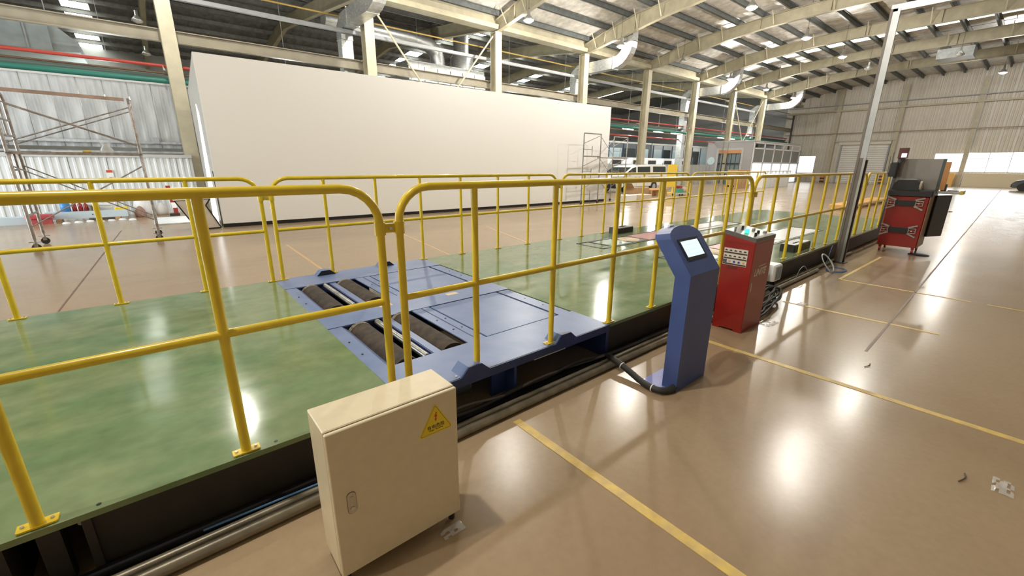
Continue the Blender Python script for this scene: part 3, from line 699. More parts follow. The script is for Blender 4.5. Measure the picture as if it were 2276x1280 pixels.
clamp(.955, 1.07, 5.80, 1.34, 'yellow clamp joining the back railing panels at the left corner of the white box')
clamp(5.92, 6.04, 5.795, 1.34, 'yellow clamp joining the back railing panels in front of the white box')
clamp(10.81, 10.93, 5.785, 1.34, 'yellow clamp joining the back railing panels behind the blue kiosk')

# ---------------- conduits and cables along the platform foot
mb = MB((6, 2.06, .03)); mb.cyl((-6, 2.055, .035), (8.6, 2.075, .035), .032, 12)
tag(mb.build('conduit_pipe', mat('conduit_steel', (.27, .235, .17), .38, metal=.45, noise=.35, scale=9)), 'grey steel conduit lying on the floor along the platform, outer one', 'pipe')
mb = MB((6, 2.13, .03)); mb.cyl((-6, 2.13, .03), (11, 2.14, .03), .025, 12)
tag(mb.build('conduit_pipe', MATS['conduit_steel']), 'thinner steel conduit lying between the outer conduit and the platform', 'pipe')
mb = MB((6, 2.19, .02)); mb.box(-6, 6.2, 2.175, 2.24, 0.0, .045)
tag(mb.build('cable_duct', BLACK), 'low black cable duct against the platform skirt', 'cable duct')
def wire(name, pts, r, m, label, cat='cable', seg=8):
    # smooth catmull-rom through points
    P = [Vector(p) for p in pts]; out = []
    for i in range(len(P)-1):
        p0, p1, p2, p3 = P[max(i-1, 0)], P[i], P[i+1], P[min(i+2, len(P)-1)]
        for k in range(6):
            u = k/6; out.append(.5*((2*p1)+(p2-p0)*u+(2*p0-5*p1+4*p2-p3)*u*u+(3*p1-p0-3*p2+p3)*u**3))
    out.append(P[-1]); mb = MB(out[len(out)//2]); mb.tube(out, r, seg); return tag(mb.build(name, m), label, cat)
wire('cable', [(1.1, 2.2, .1), (1.5, 2.22, .05), (1.9, 2.2, .09), (2.2, 2.23, .06), (2.6, 2.2, .10), (3.0, 2.18, .06), (3.6, 2.17, .06), (4.5, 2.16, .055)], .018, RUB, 'black cable wavering along the foot of the blue machine')
wire('cable', [(1.0, 2.3, .02), (1.4, 2.24, .10), (1.75, 2.2, .08), (2.1, 2.2, .10), (2.5, 2.22, .07), (2.9, 2.16, .08)], .011, mat('grey_cable', (.10, .085, .08), .5), 'thin dark cable tangled at the foot of the blue machine')
wire('cable', [(-.1, 2.18, .05), (.3, 2.15, .06), (.8, 2.12, .06)], .006, HOSEB, 'thin blue cable lying along the conduit left of the beige cabinet')
t = thing('corrugated_hose', 'black corrugated hose running from the conduits to the blue kiosk', 'hose', (2.85, 1.7, 0)); o = (2.85, 1.7, 0)
hp = [Vector(p) for p in [(2.96, 2.16, .06), (2.90, 2.05, .085), (2.865, 1.87, .06), (2.83, 1.72, .035), (2.81, 1.60, .032), (2.83, 1.53, .032), (2.90, 1.495, .032), (2.98, 1.50, .035)]]
out = []
for i in range(len(hp)-1):
    p0, p1, p2, p3 = hp[max(i-1, 0)], hp[i], hp[i+1], hp[min(i+2, len(hp)-1)]
    for q in range(10):
        u = q/10; out.append(.5*((2*p1)+(p2-p0)*u+(2*p0-5*p1+4*p2-p3)*u*u+(3*p1-p0-3*p2+p3)*u**3))
MB(o).tube(out, [.026 if i % 2 else .0285 for i in range(len(out))], 12).build('sleeve', RUB, t)
for i in (16, 40): MB(o).tube([out[i]-(out[i+1]-out[i]).normalized()*.004, out[i]+(out[i+1]-out[i]).normalized()*.004], .031, 12).build('cable_tie', WHITEP, t)
# bundle of black cables coiled behind the red cabinet
CBL = ['outermost', 'second outermost', 'third from outside', 'fourth from outside', 'middle', 'fourth from inside', 'third from inside', 'second innermost', 'innermost']
rc = random.Random(3)
for i in range(9):
    q = lambda a: rc.uniform(-a, a)
    base = [(5.05, 1.88, .02), (5.35, 1.86, .03), (5.75, 1.88, .05), (6.1+q(.1), 1.93, .08), (6.3+q(.15), 2.0, .13), (6.1, 2.07, .17), (5.8, 2.08, .12), (5.55, 2.08, .06)]
    pts = [(x+q(.06), min(y+q(.04)-.012*(8-i), 2.1), max(.014, z+q(.03)+.006*i)) for x, y, z in base]
    wire('cable', pts, .0125, RUB, CBL[i]+' of the thick black cables piled behind the red cabinet')['group'] = 'black cables piled behind the red cabinet'
def coil(name, c, R, n, r, m, label, tilt=0, sq=1):
    pts = []
    for k in range(n*20+1):
        a = 2*math.pi*k/20; rr = R*(1+.06*math.sin(a*.37))
        pts.append((c[0]+rr*math.cos(a), c[1]+rr*sq*math.sin(a)*math.cos(tilt), c[2]+r+.006*(k/20)+rr*(1+math.sin(a))*math.sin(tilt)))
    mb = MB(c); mb.tube(pts, r, 6); return tag(mb.build(name, m), label, 'hose')
coil('hose_coil', (8.75, 1.98, 0), .17, 3, .006, HOSE, 'clear hose coiled upright against the skirt by the steel pole', math.radians(55))
coil('hose_coil', (9.0, 1.9, 0), .22, 2, .007, HOSEB, 'blue hose looped on the floor by the steel pole', 0, .6)
wire('hose', [(7.6, 2.1, .01), (7.75, 2.1, .16), (7.95, 2.1, .19), (8.2, 2.1, .08), (8.6, 2.05, .02)], .005, HOSE, 'thin clear hose arching up from the floor left of the coil', 'hose')
wire('hose', [(9.1, 2.1, .02), (9.3, 2.12, .12), (9.5, 2.15, .25), (9.65, 2.17, .33)], .006, HOSEB, 'thin blue hose climbing the skirt beside the steel pole', 'hose')
t = thing('junction_box', 'small white junction box with a blue-grey face behind the red cabinet', 'box', (6.6, 2.14, .2)); o = (6.6, 2.14, .2)
MB(o).cbox(6.46, 6.74, 2.04, 2.22, .19, .42, .02).build('body', WHITEP, t)
MB(o).box(6.53, 6.715, 2.032, 2.042, .21, .39).build('face', mat('bluegrey', (.20, .27, .36), .3), t)
for x in (6.46, 6.7): MB(o).cyl((x, 2.1, 0), (x, 2.1, .18), .015, 8).build('stand', RUB, t)

# ---------------- beige electric cabinet
t = thing('electric_cabinet', 'beige metal electrical cabinet with a warning sticker in the foreground', 'cabinet', (.625, 1.6, 0)); o = (.625, 1.6, 0)
MB(o).cbox(.332, .918, 1.522, 1.73, .06, .762, .004).build('body', CREAM, t)
dr = MB(o).cbox(.332, .918, 1.498, 1.517, .063, .759, .004).build('door', CREAM, t, bevel=.002)
MB(o).box(.342, .908, 1.516, 1.523, .07, .755).build('door_seal', BLACK, t)
lk = [(.403+.017*math.cos(a), .415+.032+.017*math.sin(a)) for a in [math.radians(d) for d in range(0, 181, 20)]]+[(.403+.017*math.cos(a), .415-.035+.017*math.sin(a)) for a in [math.radians(d) for d in range(180, 361, 20)]]
MB(o).prism([(.403+(x-.403)*1.12, .413+(z-.413)*1.06) for x, z in lk], 'y', 1.4965, 1.4985).build('lock_rim', mat('lock_line', (.25, .20, .14), .4), dr)
MB(o).prism(lk, 'y', 1.494, 1.4975).build('lock_plate', mat('cream_lock', (.56, .48, .36), .3), dr)
MB(o).cyl((.403, 1.494, .388), (.403, 1.490, .388), .009, 12).build('key_cylinder', BOLT, dr)
MB(o).box(.396, .410, 1.491, 1.4945, .40, .445).build('lock_lever', MATS['cream_lock'], dr)
for x in (.36, .89):
    for y in (1.54, 1.71): MB(o).cyl((x, y, 0), (x, y, .061), .016, 10).build('foot', RUB, t)
def rtri(c, h, k, rr):
    V = [Vector((c[0], c[1]+h*.667*k)), Vector((c[0]+h*.577*k, c[1]-h*.333*k)), Vector((c[0]-h*.577*k, c[1]-h*.333*k))]; out = []
    for i, v in enumerate(V):
        d = (v-Vector(c)).normalized(); b = math.atan2(d.y, d.x)
        cc = v-d*rr*2
        out += [(cc.x+rr*math.cos(b+a), cc.y+rr*math.sin(b+a)) for a in [math.radians(q) for q in (60, 30, 0, -30, -60)]]
    return out
c = (.803, .618)
st = MB(o).prism(rtri(c, .155, 1, .008), 'y', 1.4968, 1.4982).build('warning_sticker', STICK, dr, label='yellow triangular warning sticker')
outer, inner = rtri(c, .140, 1, .006), rtri(c, .1355, 1, .0055); n = len(outer)
vs = [(x, 1.4964, z) for x, z in outer]+[(x, 1.4964, z) for x, z in inner]
MB(o).add(vs, [(i, (i+1) % n, n+(i+1) % n, n+i) for i in range(n)]).build('sticker_border', STBLK, dr)
bolt = [(.806, .675), (.796, .652), (.803, .653), (.800, .641), (.797, .642), (.803, .627), (.809, .643), (.806, .643), (.812, .661), (.804, .659), (.812, .672)]
MB(o).prism(bolt, 'y', 1.4960, 1.4968).build('sticker_flash', STRED, dr)
mx_ = lambda x, z, y=1.4963: Matrix(((1, 0, 0, x-o[0]), (0, 0, -1, y-o[1]), (0, 1, 0, z-o[2]), (0, 0, 0, 1)))
text('sticker_text', '有电危险', .0225, mx_(.803, .597), STBLK, dr)
text('sticker_subtext', 'Danger  Electricity', .0095, mx_(.803, .586), STBLK, dr)
# scraps of clear film under and around
def scrap(x, y, s, label):
    mb = MB((x, y, 0)); n = 7; rnd = random.Random(int(x*100+y*10)); vs = []; fs = []
    for i in range(n):
        for j in range(n): vs.append((x+(i-n/2)*s/n+rnd.uniform(-.1, .1)*s/n, y+(j-n/2)*s*.5/n, .003+abs(rnd.gauss(0, .12))*s*(.4 if 0 < i < n-1 and 0 < j < n-1 else .05)))
    for i in range(n-1):
        for j in range(n-1):
            if rnd.random() > .15: fs.append((i*n+j, (i+1)*n+j, (i+1)*n+j+1, i*n+j+1))
    mb.add(vs, fs, True); return tag(mb.build('plastic_scrap', PLAST), label, 'plastic film')
scrap(.86, 1.47, .14, 'crumpled clear film under the right corner of the beige cabinet')
scrap(6.35, 1.62, .22, 'small strip of clear film on the floor beside the black cables')
scrap(5.25, 1.62, .3, 'clear film curled on the floor at the foot of the red cabinet')
scrap(3.45, -.26, .2, 'whitish film on the floor at the right edge of the picture')
for x, y in ((4.7, .62), (3.3, -.1)):
    wire('debris_stick', [(x, y, .006), (x+.06, y-.02, .01), (x+.12, y-.015, .006)], .004, mat('debris', (.08, .05, .03), .7), 'thin dark twig-like scrap on the floor at right' if x > 4 else 'tiny dark scrap on the floor near the right edge', 'debris')

# ---------------- blue kiosk
t = thing('control_kiosk', 'blue touch screen kiosk with a slanted head standing beside the platform', 'kiosk', (3.18, 1.55, 0)); o = (3.18, 1.55, 0)
x0, x1, yf, dp, zb = 2.947, 3.405, 1.472, .122, .962
MB(o).prism([(yf, 0), (yf, zb+.0005), (yf+.125, zb-.03), (yf+.125, 0)], 'x', x0, x1).build('body', BLUEK, t)
sl = Vector((0, .6, .8)); nrm = Vector((0, -.8, .6)); back = Vector((0, .125, -.03))
P0 = Vector((x0, yf, zb))
def hp_(u, s): return Vector((x0+u, yf, zb))+sl*s
out = [hp_(0, 0), hp_(x1-x0, 0), hp_(x1-x0, .315)]
w = x1-x0
for k_ in range(1, 12): a = math.pi*k_/12; out.append(hp_(w/2+w/2*math.cos(a), .315+.10*math.sin(a)))
out.append(hp_(0, .315))
n = len(out); vs = [tuple(v) for v in out]+[tuple(v+back) for v in out]
MB(o).add(vs, [tuple(range(n)), tuple(range(2*n-1, n-1, -1))]+[(i, n+i, n+(i+1) % n, (i+1) % n) for i in range(n)]).build('head', BLUEK, t)
def on_face(u0, u1, s0, s1, h0, h1):
    vs = [hp_(u, s)+nrm*h for h in (h0, h1) for s in (s0, s1) for u in (u0, u1)]
    return MB(o).add([tuple(v) for v in vs], [(0, 2, 3, 1), (4, 5, 7, 6), (0, 1, 5, 4), (2, 6, 7, 3), (0, 4, 6, 2), (1, 3, 7, 5)])
bz = on_face(.066, .362, .118, .30, .0, .006).build('bezel', BLACK, t)
on_face(.088, .338, .144, .278, .006, .0075).build('screen', SCRN, bz)
for s_ in (.245, .20, .165): on_face(.12, .30, s_, s_+.0015, .0075, .008).build('screen_line', mat('screen_mark', (.4, .5, .7), .4, emit=(.45, .55, .8), estr=.7), bz)
MB(o).cbox(2.90, 3.44, 1.50, 1.76, 0, .008, .002).build('base_plate', mat('kiosk_base', (.20, .22, .50), .35), t)
for x in (2.915, 3.42): MB(o).cyl((x, 1.74, .008), (x, 1.74, .016), .01, 6).build('bolt', BOLT, t)
a_ = hp_(w*.42, .425)+back*.5; MB(o).box(a_.x-.03, a_.x+.03, a_.y-.012, a_.y+.012, a_.z-.008, a_.z+.004).build('top_reflector', WHITEP, t)

# ---------------- red diagnostic cabinet
t = thing('red_cabinet', 'red machine cabinet with a sloping grey top and green lamp behind the kiosk', 'cabinet', (4.9, 1.87, 0)); o = (4.9, 1.87, 0)
xa_, xb_, ya, yb = 4.64, 5.14, 1.685, 2.0
MB(o).prism([(ya, .03), (ya, 1.0), (yb, 1.055), (yb, .03)], 'x', xa_, xb_).build('body', RED, t, bevel=.006)
MB(o).prism([(ya+.0, .0), (ya+.0, .035), (yb, .035), (yb, 0), (yb-.08, 0), (yb-.08, .02), (ya+.08, .02), (ya+.08, 0)], 'x', xa_, xb_).build('plinth', RED, t)
MB(o).prism([(ya-.004, 1.0), (ya-.004, 1.04), (yb+.01, 1.10), (yb+.01, 1.055)], 'x', xa_-.004, xb_+.006).build('top_panel', mat('grey_top', (.13, .125, .115), .35, metal=.3), t)
def topz(y): return 1.04+(y-ya)*.19
for x, y, r, h, m, nm in ((4.78, 1.84, .022, .035, GRN, 'green_lamp'), (4.75, 1.74, .013, .03, BLACK, 'knob'), (4.92, 1.78, .014, .028, BLACK, 'knob'), (5.0, 1.86, .016, .02, BOLT, 'coupling'), (4.88, 1.93, .012, .035, BLACK, 'knob'), (5.05, 1.76, .02, .015, BOLT, 'coupling'), (4.7, 1.93, .012, .04, STEEL, 'knob')):
    MB(o).cyl((x, y, topz(y)-.002), (x, y, topz(y)+h), r, 14).cyl((x, y, topz(y)+h), (x, y, topz(y)+h+.004), r*.8, 14).build(nm, m, t)
MB(o).box(xa_-.004, xa_-.001, ya+.02, yb-.03, .97, .98).build('panel_crease', RED, t)
sf = MB(o).box(xa_-.003, xa_, 1.742, 1.985, .728, .908).build('instruction_label', mat('label_white', (.66, .60, .52), .5), t, label='black and white pictogram label')
for r_ in range(3):
    z = .728+.18*(2-r_)/3
    MB(o).box(xa_-.0042, xa_-.003, 1.745, 1.982, z+.004, z+.019).build('caption_band', STBLK, sf)
    for c_ in range(5):
        y = 1.77+c_*.048; zz = z+.038
        if r_ == 2 and c_ == 4: MB(o).box(xa_-.0042, xa_-.003, y-.02, y+.022, zz-.017, zz+.02).build('pictogram', TEAL, sf); continue
        mm = [STBLK, STBLK, mat('print_blue', (.05, .06, .30), .5)][r_]
        if r_ < 2:
            q = [(y-.014, zz-.008), (y+.014, zz-.008), (y+.012, zz+.002), (y+.004, zz+.008), (y-.006, zz+.004), (y-.013, zz+.003)]
            MB(o).prism(q, 'x', xa_-.0042, xa_-.003).build('pictogram', mm, sf)
        else:
            q = [(y+.013*math.cos(a), zz+.013*math.sin(a)) for a in [k_*math.pi/5 for k_ in range(10)]]
            MB(o).prism(q, 'x', xa_-.0042, xa_-.003).build('pictogram', [MATS['warn'] if 'warn' in MATS else mat('warn', (.6, .4, .05), .5), mm, mm, mat('print_rose', (.6, .3, .3), .5)][c_], sf)
MB(o).box(xa_-.003, xa_+.001, 1.83, 1.93, .69, .715).build('slot', mat('dark_red', (.12, .01, .008), .5), t)
MB(o).box(xa_+.06, xa_+.075, ya-.004, ya, .46, .56).build('door_pull', BOLT, t)
MB(o).box(xa_+.005, xb_-.01, ya-.003, ya-.0, .05, .98).build('side_door', RED, t)
tm = Matrix(((1, 0, 0, 4.87-o[0]), (0, 0, -1, ya-.0036-o[1]), (0, 1, 0, .625-o[2]), (0, 0, 0, 1)))
text('brand_text', 'UNITE', .105, tm, mat('silver_print', (.62, .54, .46), .4), t, shear=.35, off=.0035)
MB(o).prism([(4.80, .72), (4.98, .725), (5.02, .735), (4.84, .73)], 'y', ya-.0042, ya-.003).build('brand_stroke', MATS['silver_print'], t)

# ---------------- steel gantry pole
t = thing('gantry_pole', 'tall silver steel pole with a dark foot beside the platform carrying a cross beam', 'pole', (9.88, 2.06, 0)); o = (9.88, 2.06, 0)
PZ = mat('pole_zinc', (.42, .43, .43), .35, metal=.75, noise=.15); PD = mat('pole_dark', (.17, .145, .125), .4, metal=.4)
MB(o).box(9.80, 9.90, 2.02, 2.13, 1.9, 4.22).build('upright', PZ, t)
MB(o).box(9.80, 9.90, 2.02, 2.13, 0, 1.9).build('lower_sleeve', PD, t)
MB(o).box(9.902, 9.96, 2.0, 2.13, 0, 1.87).build('dark_channel', mat('dark_channel', (.10, .075, .065), .4, metal=.3), t)
MB(o).box(9.79, 9.802, 2.005, 2.04, 0, 4.22).build('rail_profile', PZ, t)
MB(o).box(9.79, 9.802, 2.10, 2.135, 0, 4.22).build('rail_profile', PD, t)
MB(o).box(9.80, 9.90, -1.5, 2.13, 4.18, 4.28).build('cross_beam', PZ, t)
MB(o).box(9.74, 9.96, 1.95, 2.18, 0, .012).build('foot_plate', BLACKST, t)

# ---------------- wheel balancer / alignment cart
t = thing('wheel_balancer', 'red wheel alignment cart hung with black wheel clamps beside the pole', 'cart', (12.3, 1.6, 0)); o = (12.3, 1.6, 0)
MB(o).cbox(12.0, 12.66, 1.28, 1.93, .13, 1.18, .02).build('body', RED, t)
MB(o).box(12.0, 12.67, 1.268, 1.283, .15, 1.2).build('side_panel', mat('brown_side', (.22, .12, .06), .4), t)
MB(o).cbox(11.96, 12.72, 1.25, 1.95, 1.18, 1.30, .02).build('worktop', BLACK, t)
for z, yo in ((1.04, 0), (.48, .0)):
    cb = MB(o).box(11.94, 11.995, 1.48, 1.78, z-.055, z+.05).build('wheel_clamp', BLACK, t)
    for s, yy in ((1, 1.80), (-1, 1.36)):
        fr = MB(o)
        for a, b in (((yy, z-.05), (yy+.11, z-.05)), ((yy, z+.045), (yy+.11, z+.045)), ((yy, z-.05), (yy, z+.045)), ((yy+.11, z-.05), (yy+.11, z+.045)), ((yy, z), (yy+.11, z))):
            fr.bar((11.96, a[0], a[1]), (11.96, b[0], b[1]), .01, .01, up=(1, 0, 0))
        fr.build('clamp_frame', STEEL, cb)
        c0 = yy+.055
        MB(o).bar((11.97, c0-s*.07, z+.06), (11.97, c0+s*.07, z+.11), .03, .012, up=(1, 0, 0)).build('clamp_claw', GAL, cb)
        MB(o).bar((11.97, c0-s*.07, z-.06), (11.97, c0+s*.07, z-.13), .03, .012, up=(1, 0, 0)).build('clamp_claw', GAL, cb)
        MB(o).cyl((11.95, yy+.055, z), (11.90, yy+.055, z), .012, 8).build('clamp_knob', BOLT, cb)
for x, y in ((12.06, 1.34), (12.06, 1.87), (12.6, 1.34), (12.6, 1.87)):
    cs = MB(o).box(x-.03, x+.03, y-.025, y+.025, .09, .135).build('caster', RED, t)
    MB(o).cyl((x, y-.015, .05), (x, y+.015, .05), .05, 14).build('wheel', mat('red_wheel', (.45, .03, .05), .4), cs)
MB(o).prism([(1.50, 1.30), (1.92, 1.30), (1.90, 1.42), (1.84, 1.50), (1.56, 1.50), (1.51, 1.45)], 'x', 12.05, 12.45).build('printer', BLACK, t)
MB(o).prism([(1.56, 1.50), (1.84, 1.50), (1.83, 1.515), (1.57, 1.515)], 'x', 12.08, 12.4).build('printer_lid', GREY, t)
MB(o).cyl((12.15, 1.465, 1.38), (12.15, 1.50, 1.38), .10, 18).build('paper_reel', mat('reel', (.42, .36, .25), .5), t)
t = thing('monitor_board', 'large grey board with an orange edge standing on the red cart', 'board', (12.5, 1.65, 1.3)); o = (12.5, 1.65, 1.3)
MB(o).box(12.55, 12.60, 1.30, 1.99, 1.3, 1.92).build('board', mat('board_grey', (.30, .28, .25), .35), t)
MB(o).box(12.54, 12.61, 1.25, 1.30, 1.3, 1.92).build('teal_edge', TEAL, t)
MB(o).box(12.54, 12.61, 1.17, 1.25, 1.3, 1.86).build('orange_edge', mat('orange_wood', (.55, .25, .08), .5), t)
MB(o).box(12.53, 12.61, 1.90, 2.01, 1.55, 2.0).build('dark_panel', mat('dark_panel', (.11, .09, .085), .4), t)
t = thing('camera_mast', 'black camera mast with brackets leaning up from the red cart', 'mast', (12.3, 1.98, 1.3)); o = (12.3, 1.98, 1.3)
MB(o).bar((12.2, 1.98, .4), (12.45, 1.96, 2.12), .05, .05).build('mast', BLACK, t)
MB(o).box(12.36, 12.42, 1.84, 2.0, 1.93, 2.14).build('head_plate', mat('maroon', (.12, .03, .03), .4), t)
MB(o).box(12.35, 12.361, 1.86, 1.94, 1.95, 2.03).build('head_lamp', LIT, t)
MB(o).cbox(12.28, 12.38, 1.94, 2.08, 1.55, 1.85, .02).build('bracket', BLACK, t)
MB(o).bar((12.3, 2.05, 1.6), (12.34, 2.07, 2.05), .012, .012).bar((12.3, 2.09, 1.6), (12.34, 2.11, 1.98), .012, .012).build('antenna', BLACK, t)
mb = MB((12.8, 1.0, 1.25)); mb.box(12.45, 12.95, .88, 1.24, 1.25, 1.28)
tr = thing('tool_tray', 'grey tray with a yellow tipped end sticking out right of the red cart', 'tray', (12.7, 1.06, 1.25)); o = (12.7, 1.06, 1.25)
MB(o).box(12.45, 12.95, .92, 1.249, 1.23, 1.28).build('tray', LGREY, tr)
MB(o).box(12.44, 12.96, .88, .92, 1.22, 1.30).build('yellow_end', Y, tr)
MB(o).cbox(12.6, 12.75, 1.15, 1.23, 1.28, 1.42, .01).build('green_bottle', TEAL, tr)
MB(o).cyl((12.675, 1.19, 1.42), (12.675, 1.19, 1.45), .015, 8).build('bottle_cap', WHITEP, tr)
MB(o).box(12.6, 12.85, .97, 1.12, 1.28, 1.30).build('notebook', BLACK, tr)
MB(o).bar((12.66, 1.27, 1.24), (12.66, .95, 1.24), .03, .03).build('arm', STEEL, tr)
t = thing('black_screen', 'tall black panel hanging on the right side of the red cart', 'panel', (12.75, 1.1, .35)); o = (12.75, 1.1, .35)
MB(o).obox((12.72, 1.16, .76), (.93, -.37, 0), (.37, .93, 0), (0, 0, 1), .24, .025, .43).build('panel', BLACK, t, bevel=.008)
MB(o).bar((12.6, 1.27, .8), (12.66, 1.19, .8), .03, .03).build('hinge', BLACKST, t)
MB(o).cyl((12.93, 1.04, .85), (12.97, .99, .85), .012, 8).build('handle', BOLT, t)
mb = MB((12.1, 1.2, 0)); mb.lathe([(.001, .012), (.16, .012), (.17, 0)], (12.02, 1.22, 0), 20); tag(mb.build('rubber_pad', RUB), 'black round rubber pad on the floor under the red cart', 'pad')
# ============================================================ WHITE BOX (large booth)
a_box = math.radians(-1.62)
t = thing('white_box_room', 'huge plain white box room filling the middle background', 'box room', (1.33, 14.1, 0), a_box)
LW, HB = 16.1, 4.37
wb = MB(); wb.box(0, LW, 0, .06, .10, HB); wb.build('front_wall', WHITE, t)
MB().box(0, LW, -.004, .06, 0, .10).build('plinth', BLACK, t, label='black plinth strip')
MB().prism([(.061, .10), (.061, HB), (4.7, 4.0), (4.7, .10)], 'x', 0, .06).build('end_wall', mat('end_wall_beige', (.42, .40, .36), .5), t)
MB().prism([(.061, 0), (.061, .10), (4.7, .10), (4.7, 0)], 'x', 0.0, .055).build('plinth', BLACK, t)
MB().prism([(.06, HB-.04), (.06, HB), (4.7, 4.0), (4.7, 3.96)], 'x', .06, LW).build('roof', WHITE, t)
MB().box(LW-.06, LW, .06, 4.7, 0, 3.98).build('end_wall', WHITE, t)
MB().prism([(1.95, 3.35), (1.45, 3.05), (1.40, .02), (3.6, .02)], 'x', -.012, -.002).build('lit_slot', LIT, t, label='glowing white slot in the end wall')
MB().box(-.012, -.002, .30, .44, 0, 1.5).build('black_corner_strip', BLACK, t)
t = thing('reception_counter', 'faceted beige counter with black edges at the left end of the white box', 'counter', (.9, 14.0, 0)); o = (.9, 14.0, 0)
yc_ = 13.98
front = [(.36, .78), (1.12, .80), (1.0, .63), (1.26, .02), (.72, .02)]
MB(o).prism(front, 'y', yc_, yc_+.6).build('body', CREAM2, t)
MB(o).prism([(.34, .78), (1.14, .80), (1.14, .835), (.34, .815)], 'y', yc_-.01, yc_+.62).build('counter_top', WHITE, t)
eb = MB(o)
for a, b in zip(front, front[1:]+front[:1]): eb.bar((a[0], yc_-.004, a[1]), (b[0], yc_-.004, b[1]), .008, .028, up=(-(b[1]-a[1]), 0, (b[0]-a[0])))
eb.build('black_edging', BLACK, t)
# ============================================================ SCAFFOLDS
def scaffold(name, x0, x1, y0, y1, lifts, label, m, zp=None, r=.029, casters=True, rz=0, rnd=1):
    cx_, cy_ = (x0+x1)/2, (y0+y1)/2
    t = thing(name, label, 'scaffold', (cx_, cy_, 0), rz); o = (cx_, cy_, 0); zb = .22 if casters else 0
    for x in (x0, x1):
        zz = zb
        for li, h in enumerate(lifts):
            top = zz+h; fr = MB(o); last = li == len(lifts)-1
            fr.tube([(x, y0, zz), (x, y0, top-.14), (x, y0+.06, top-.02), (x, y0+.12, top), (x, y1-.12, top), (x, y1-.06, top-.02), (x, y1, top-.14), (x, y1, zz)] if rnd else [(x, y0, zz), (x, y0, top-.01), (x, y0+.01, top), (x, y1-.01, top), (x, y1, top-.01), (x, y1, zz)], r, 8)
            for q in (.28, .55, .8): fr.cyl((x, y0, zz+h*q), (x, y1, zz+h*q) if q != .8 else (x, (y0+y1)/2, zz+h*q), r*.7, 6)
            fr.cyl((x, (y0+y1)/2, zz+h*.28), (x, (y0+y1)/2, top), r*.7, 6)
            fr.build('end_frame', m, t); zz = top
    zz = zb
    for h in lifts:
        for y in (y0, y1):
            MB(o).cyl((x0, y, zz+h*.15), (x1, y, zz+h*.85), r*.45, 6).cyl((x1, y, zz+h*.15), (x0, y, zz+h*.85), r*.45, 6).build('cross_brace', m, t)
        zz += h
    if zp:
        for z in zp: MB(o).box(x0-.03, x1+.03, y0+.04, y1-.04, z, z+.045).build('platform_board', m, t)
    if casters:
        for x in (x0, x1):
            for y in (y0, y1):
                c_ = MB(o).cyl((x, y, .14), (x, y, .24), .02, 8).box(x-.09, x+.09, y-.012, y+.012, .17, .18).box(x-.03, x+.03, y-.03, y+.03, .08, .15).build('caster', GAL, t)
                MB(o).cyl((x, y-.02, .07), (x, y+.02, .07), .07, 14).build('caster_wheel', RUB, c_)
    return t
scaffold('scaffold_tower', -2.0, -.08, 12.5, 13.5, [1.68, 1.10], 'rusty tubular scaffold on casters at the left with a plank deck', GAL, [1.86])
mb = MB((-1.05, 12.5, 2.95)); mb.bar((-2.1, 12.45, 3.0), (-.15, 12.48, 2.97), .05, .06); tag(mb.build('guard_plank', mat('old_plank', (.42, .30, .24), .7, noise=.3)), 'reddish plank tied along the top of the left scaffold', 'plank')
t = thing('scaffold_tower', 'grey tubular scaffold standing at the right end of the white box', 'scaffold', (16.7, 13.2, 0)); o = (16.7, 13.2, 0)
SG = mat('scaf_grey', (.22, .22, .2), .45, metal=.5)
for (xa1, xb1, yy, mm) in ((14.75, 15.9, 12.9, SG), (17.75, 18.85, 13.6, GAL)):
    zz = .16
    for h in (1.0, .95, .95):
        fr = MB(o); fr.tube([(xa1, yy, zz), (xa1, yy, zz+h-.01), (xa1+.01, yy, zz+h), (xb1-.01, yy, zz+h), (xb1, yy, zz+h-.01), (xb1, yy, zz)], .024, 8)
        fr.cyl((xa1, yy, zz+h*.55), (xb1, yy, zz+h*.95), .013, 6).cyl(((xa1+xb1)/2, yy, zz), ((xa1+xb1)/2, yy, zz+h*.45), .015, 6).cyl((xa1, yy, zz+h*.3), ((xa1+xb1)/2, yy, zz+h*.3), .015, 6).build('end_frame', mm, t); zz += h
    for x in (xa1, xb1):
        c_ = MB(o).cyl((x, yy, .1), (x, yy, .17), .02, 8).build('caster', GAL, t); MB(o).cyl((x, yy-.02, .06), (x, yy+.02, .06), .06, 12).build('caster_wheel', RUB, c_)
for z in (.2, 1.15, 2.1):
    MB(o).cyl((15.9, 12.9, z+.1), (17.75, 13.6, z+.85), .012, 6).build('cross_brace', GAL, t); MB(o).cyl((15.9, 12.9, z+.85), (17.75, 13.6, z+.1), .012, 6).build('cross_brace', GAL, t)
for z in (1.11, 2.06): MB(o).bar((15.9, 12.9, z), (18.8, 13.6, z), .3, .04).build('platform_board', GAL, t)
for x, z, s, m, l in ((-.62, 1.905, .16, PLAST, 'white plastic bag on the scaffold deck'), ):
    mb = MB((x, 12.9, z)); mb.lathe([(.001, 0), (.10, .0), (.11, .07), (.06, .15), (.09, .22), (.04, .2)], (x, 12.9, z), 10); tag(mb.build('plastic_bag', m), l, 'bag')
mb = MB((-1.1, 12.9, 1.93)); mb.cyl((-1.45, 12.8, 1.92), (-1.0, 12.8, 1.92), .016, 8); tag(mb.build('painting_rod', WHITEP), 'white rod lying on the scaffold deck', 'rod')
mb = MB((-.93, 12.8, 1.93)); mb.cyl((-.99, 12.8, 1.93), (-.86, 12.8, 1.93), .03, 10); tag(mb.build('brush_head', Y2), 'yellow brush head on the scaffold deck', 'tool')
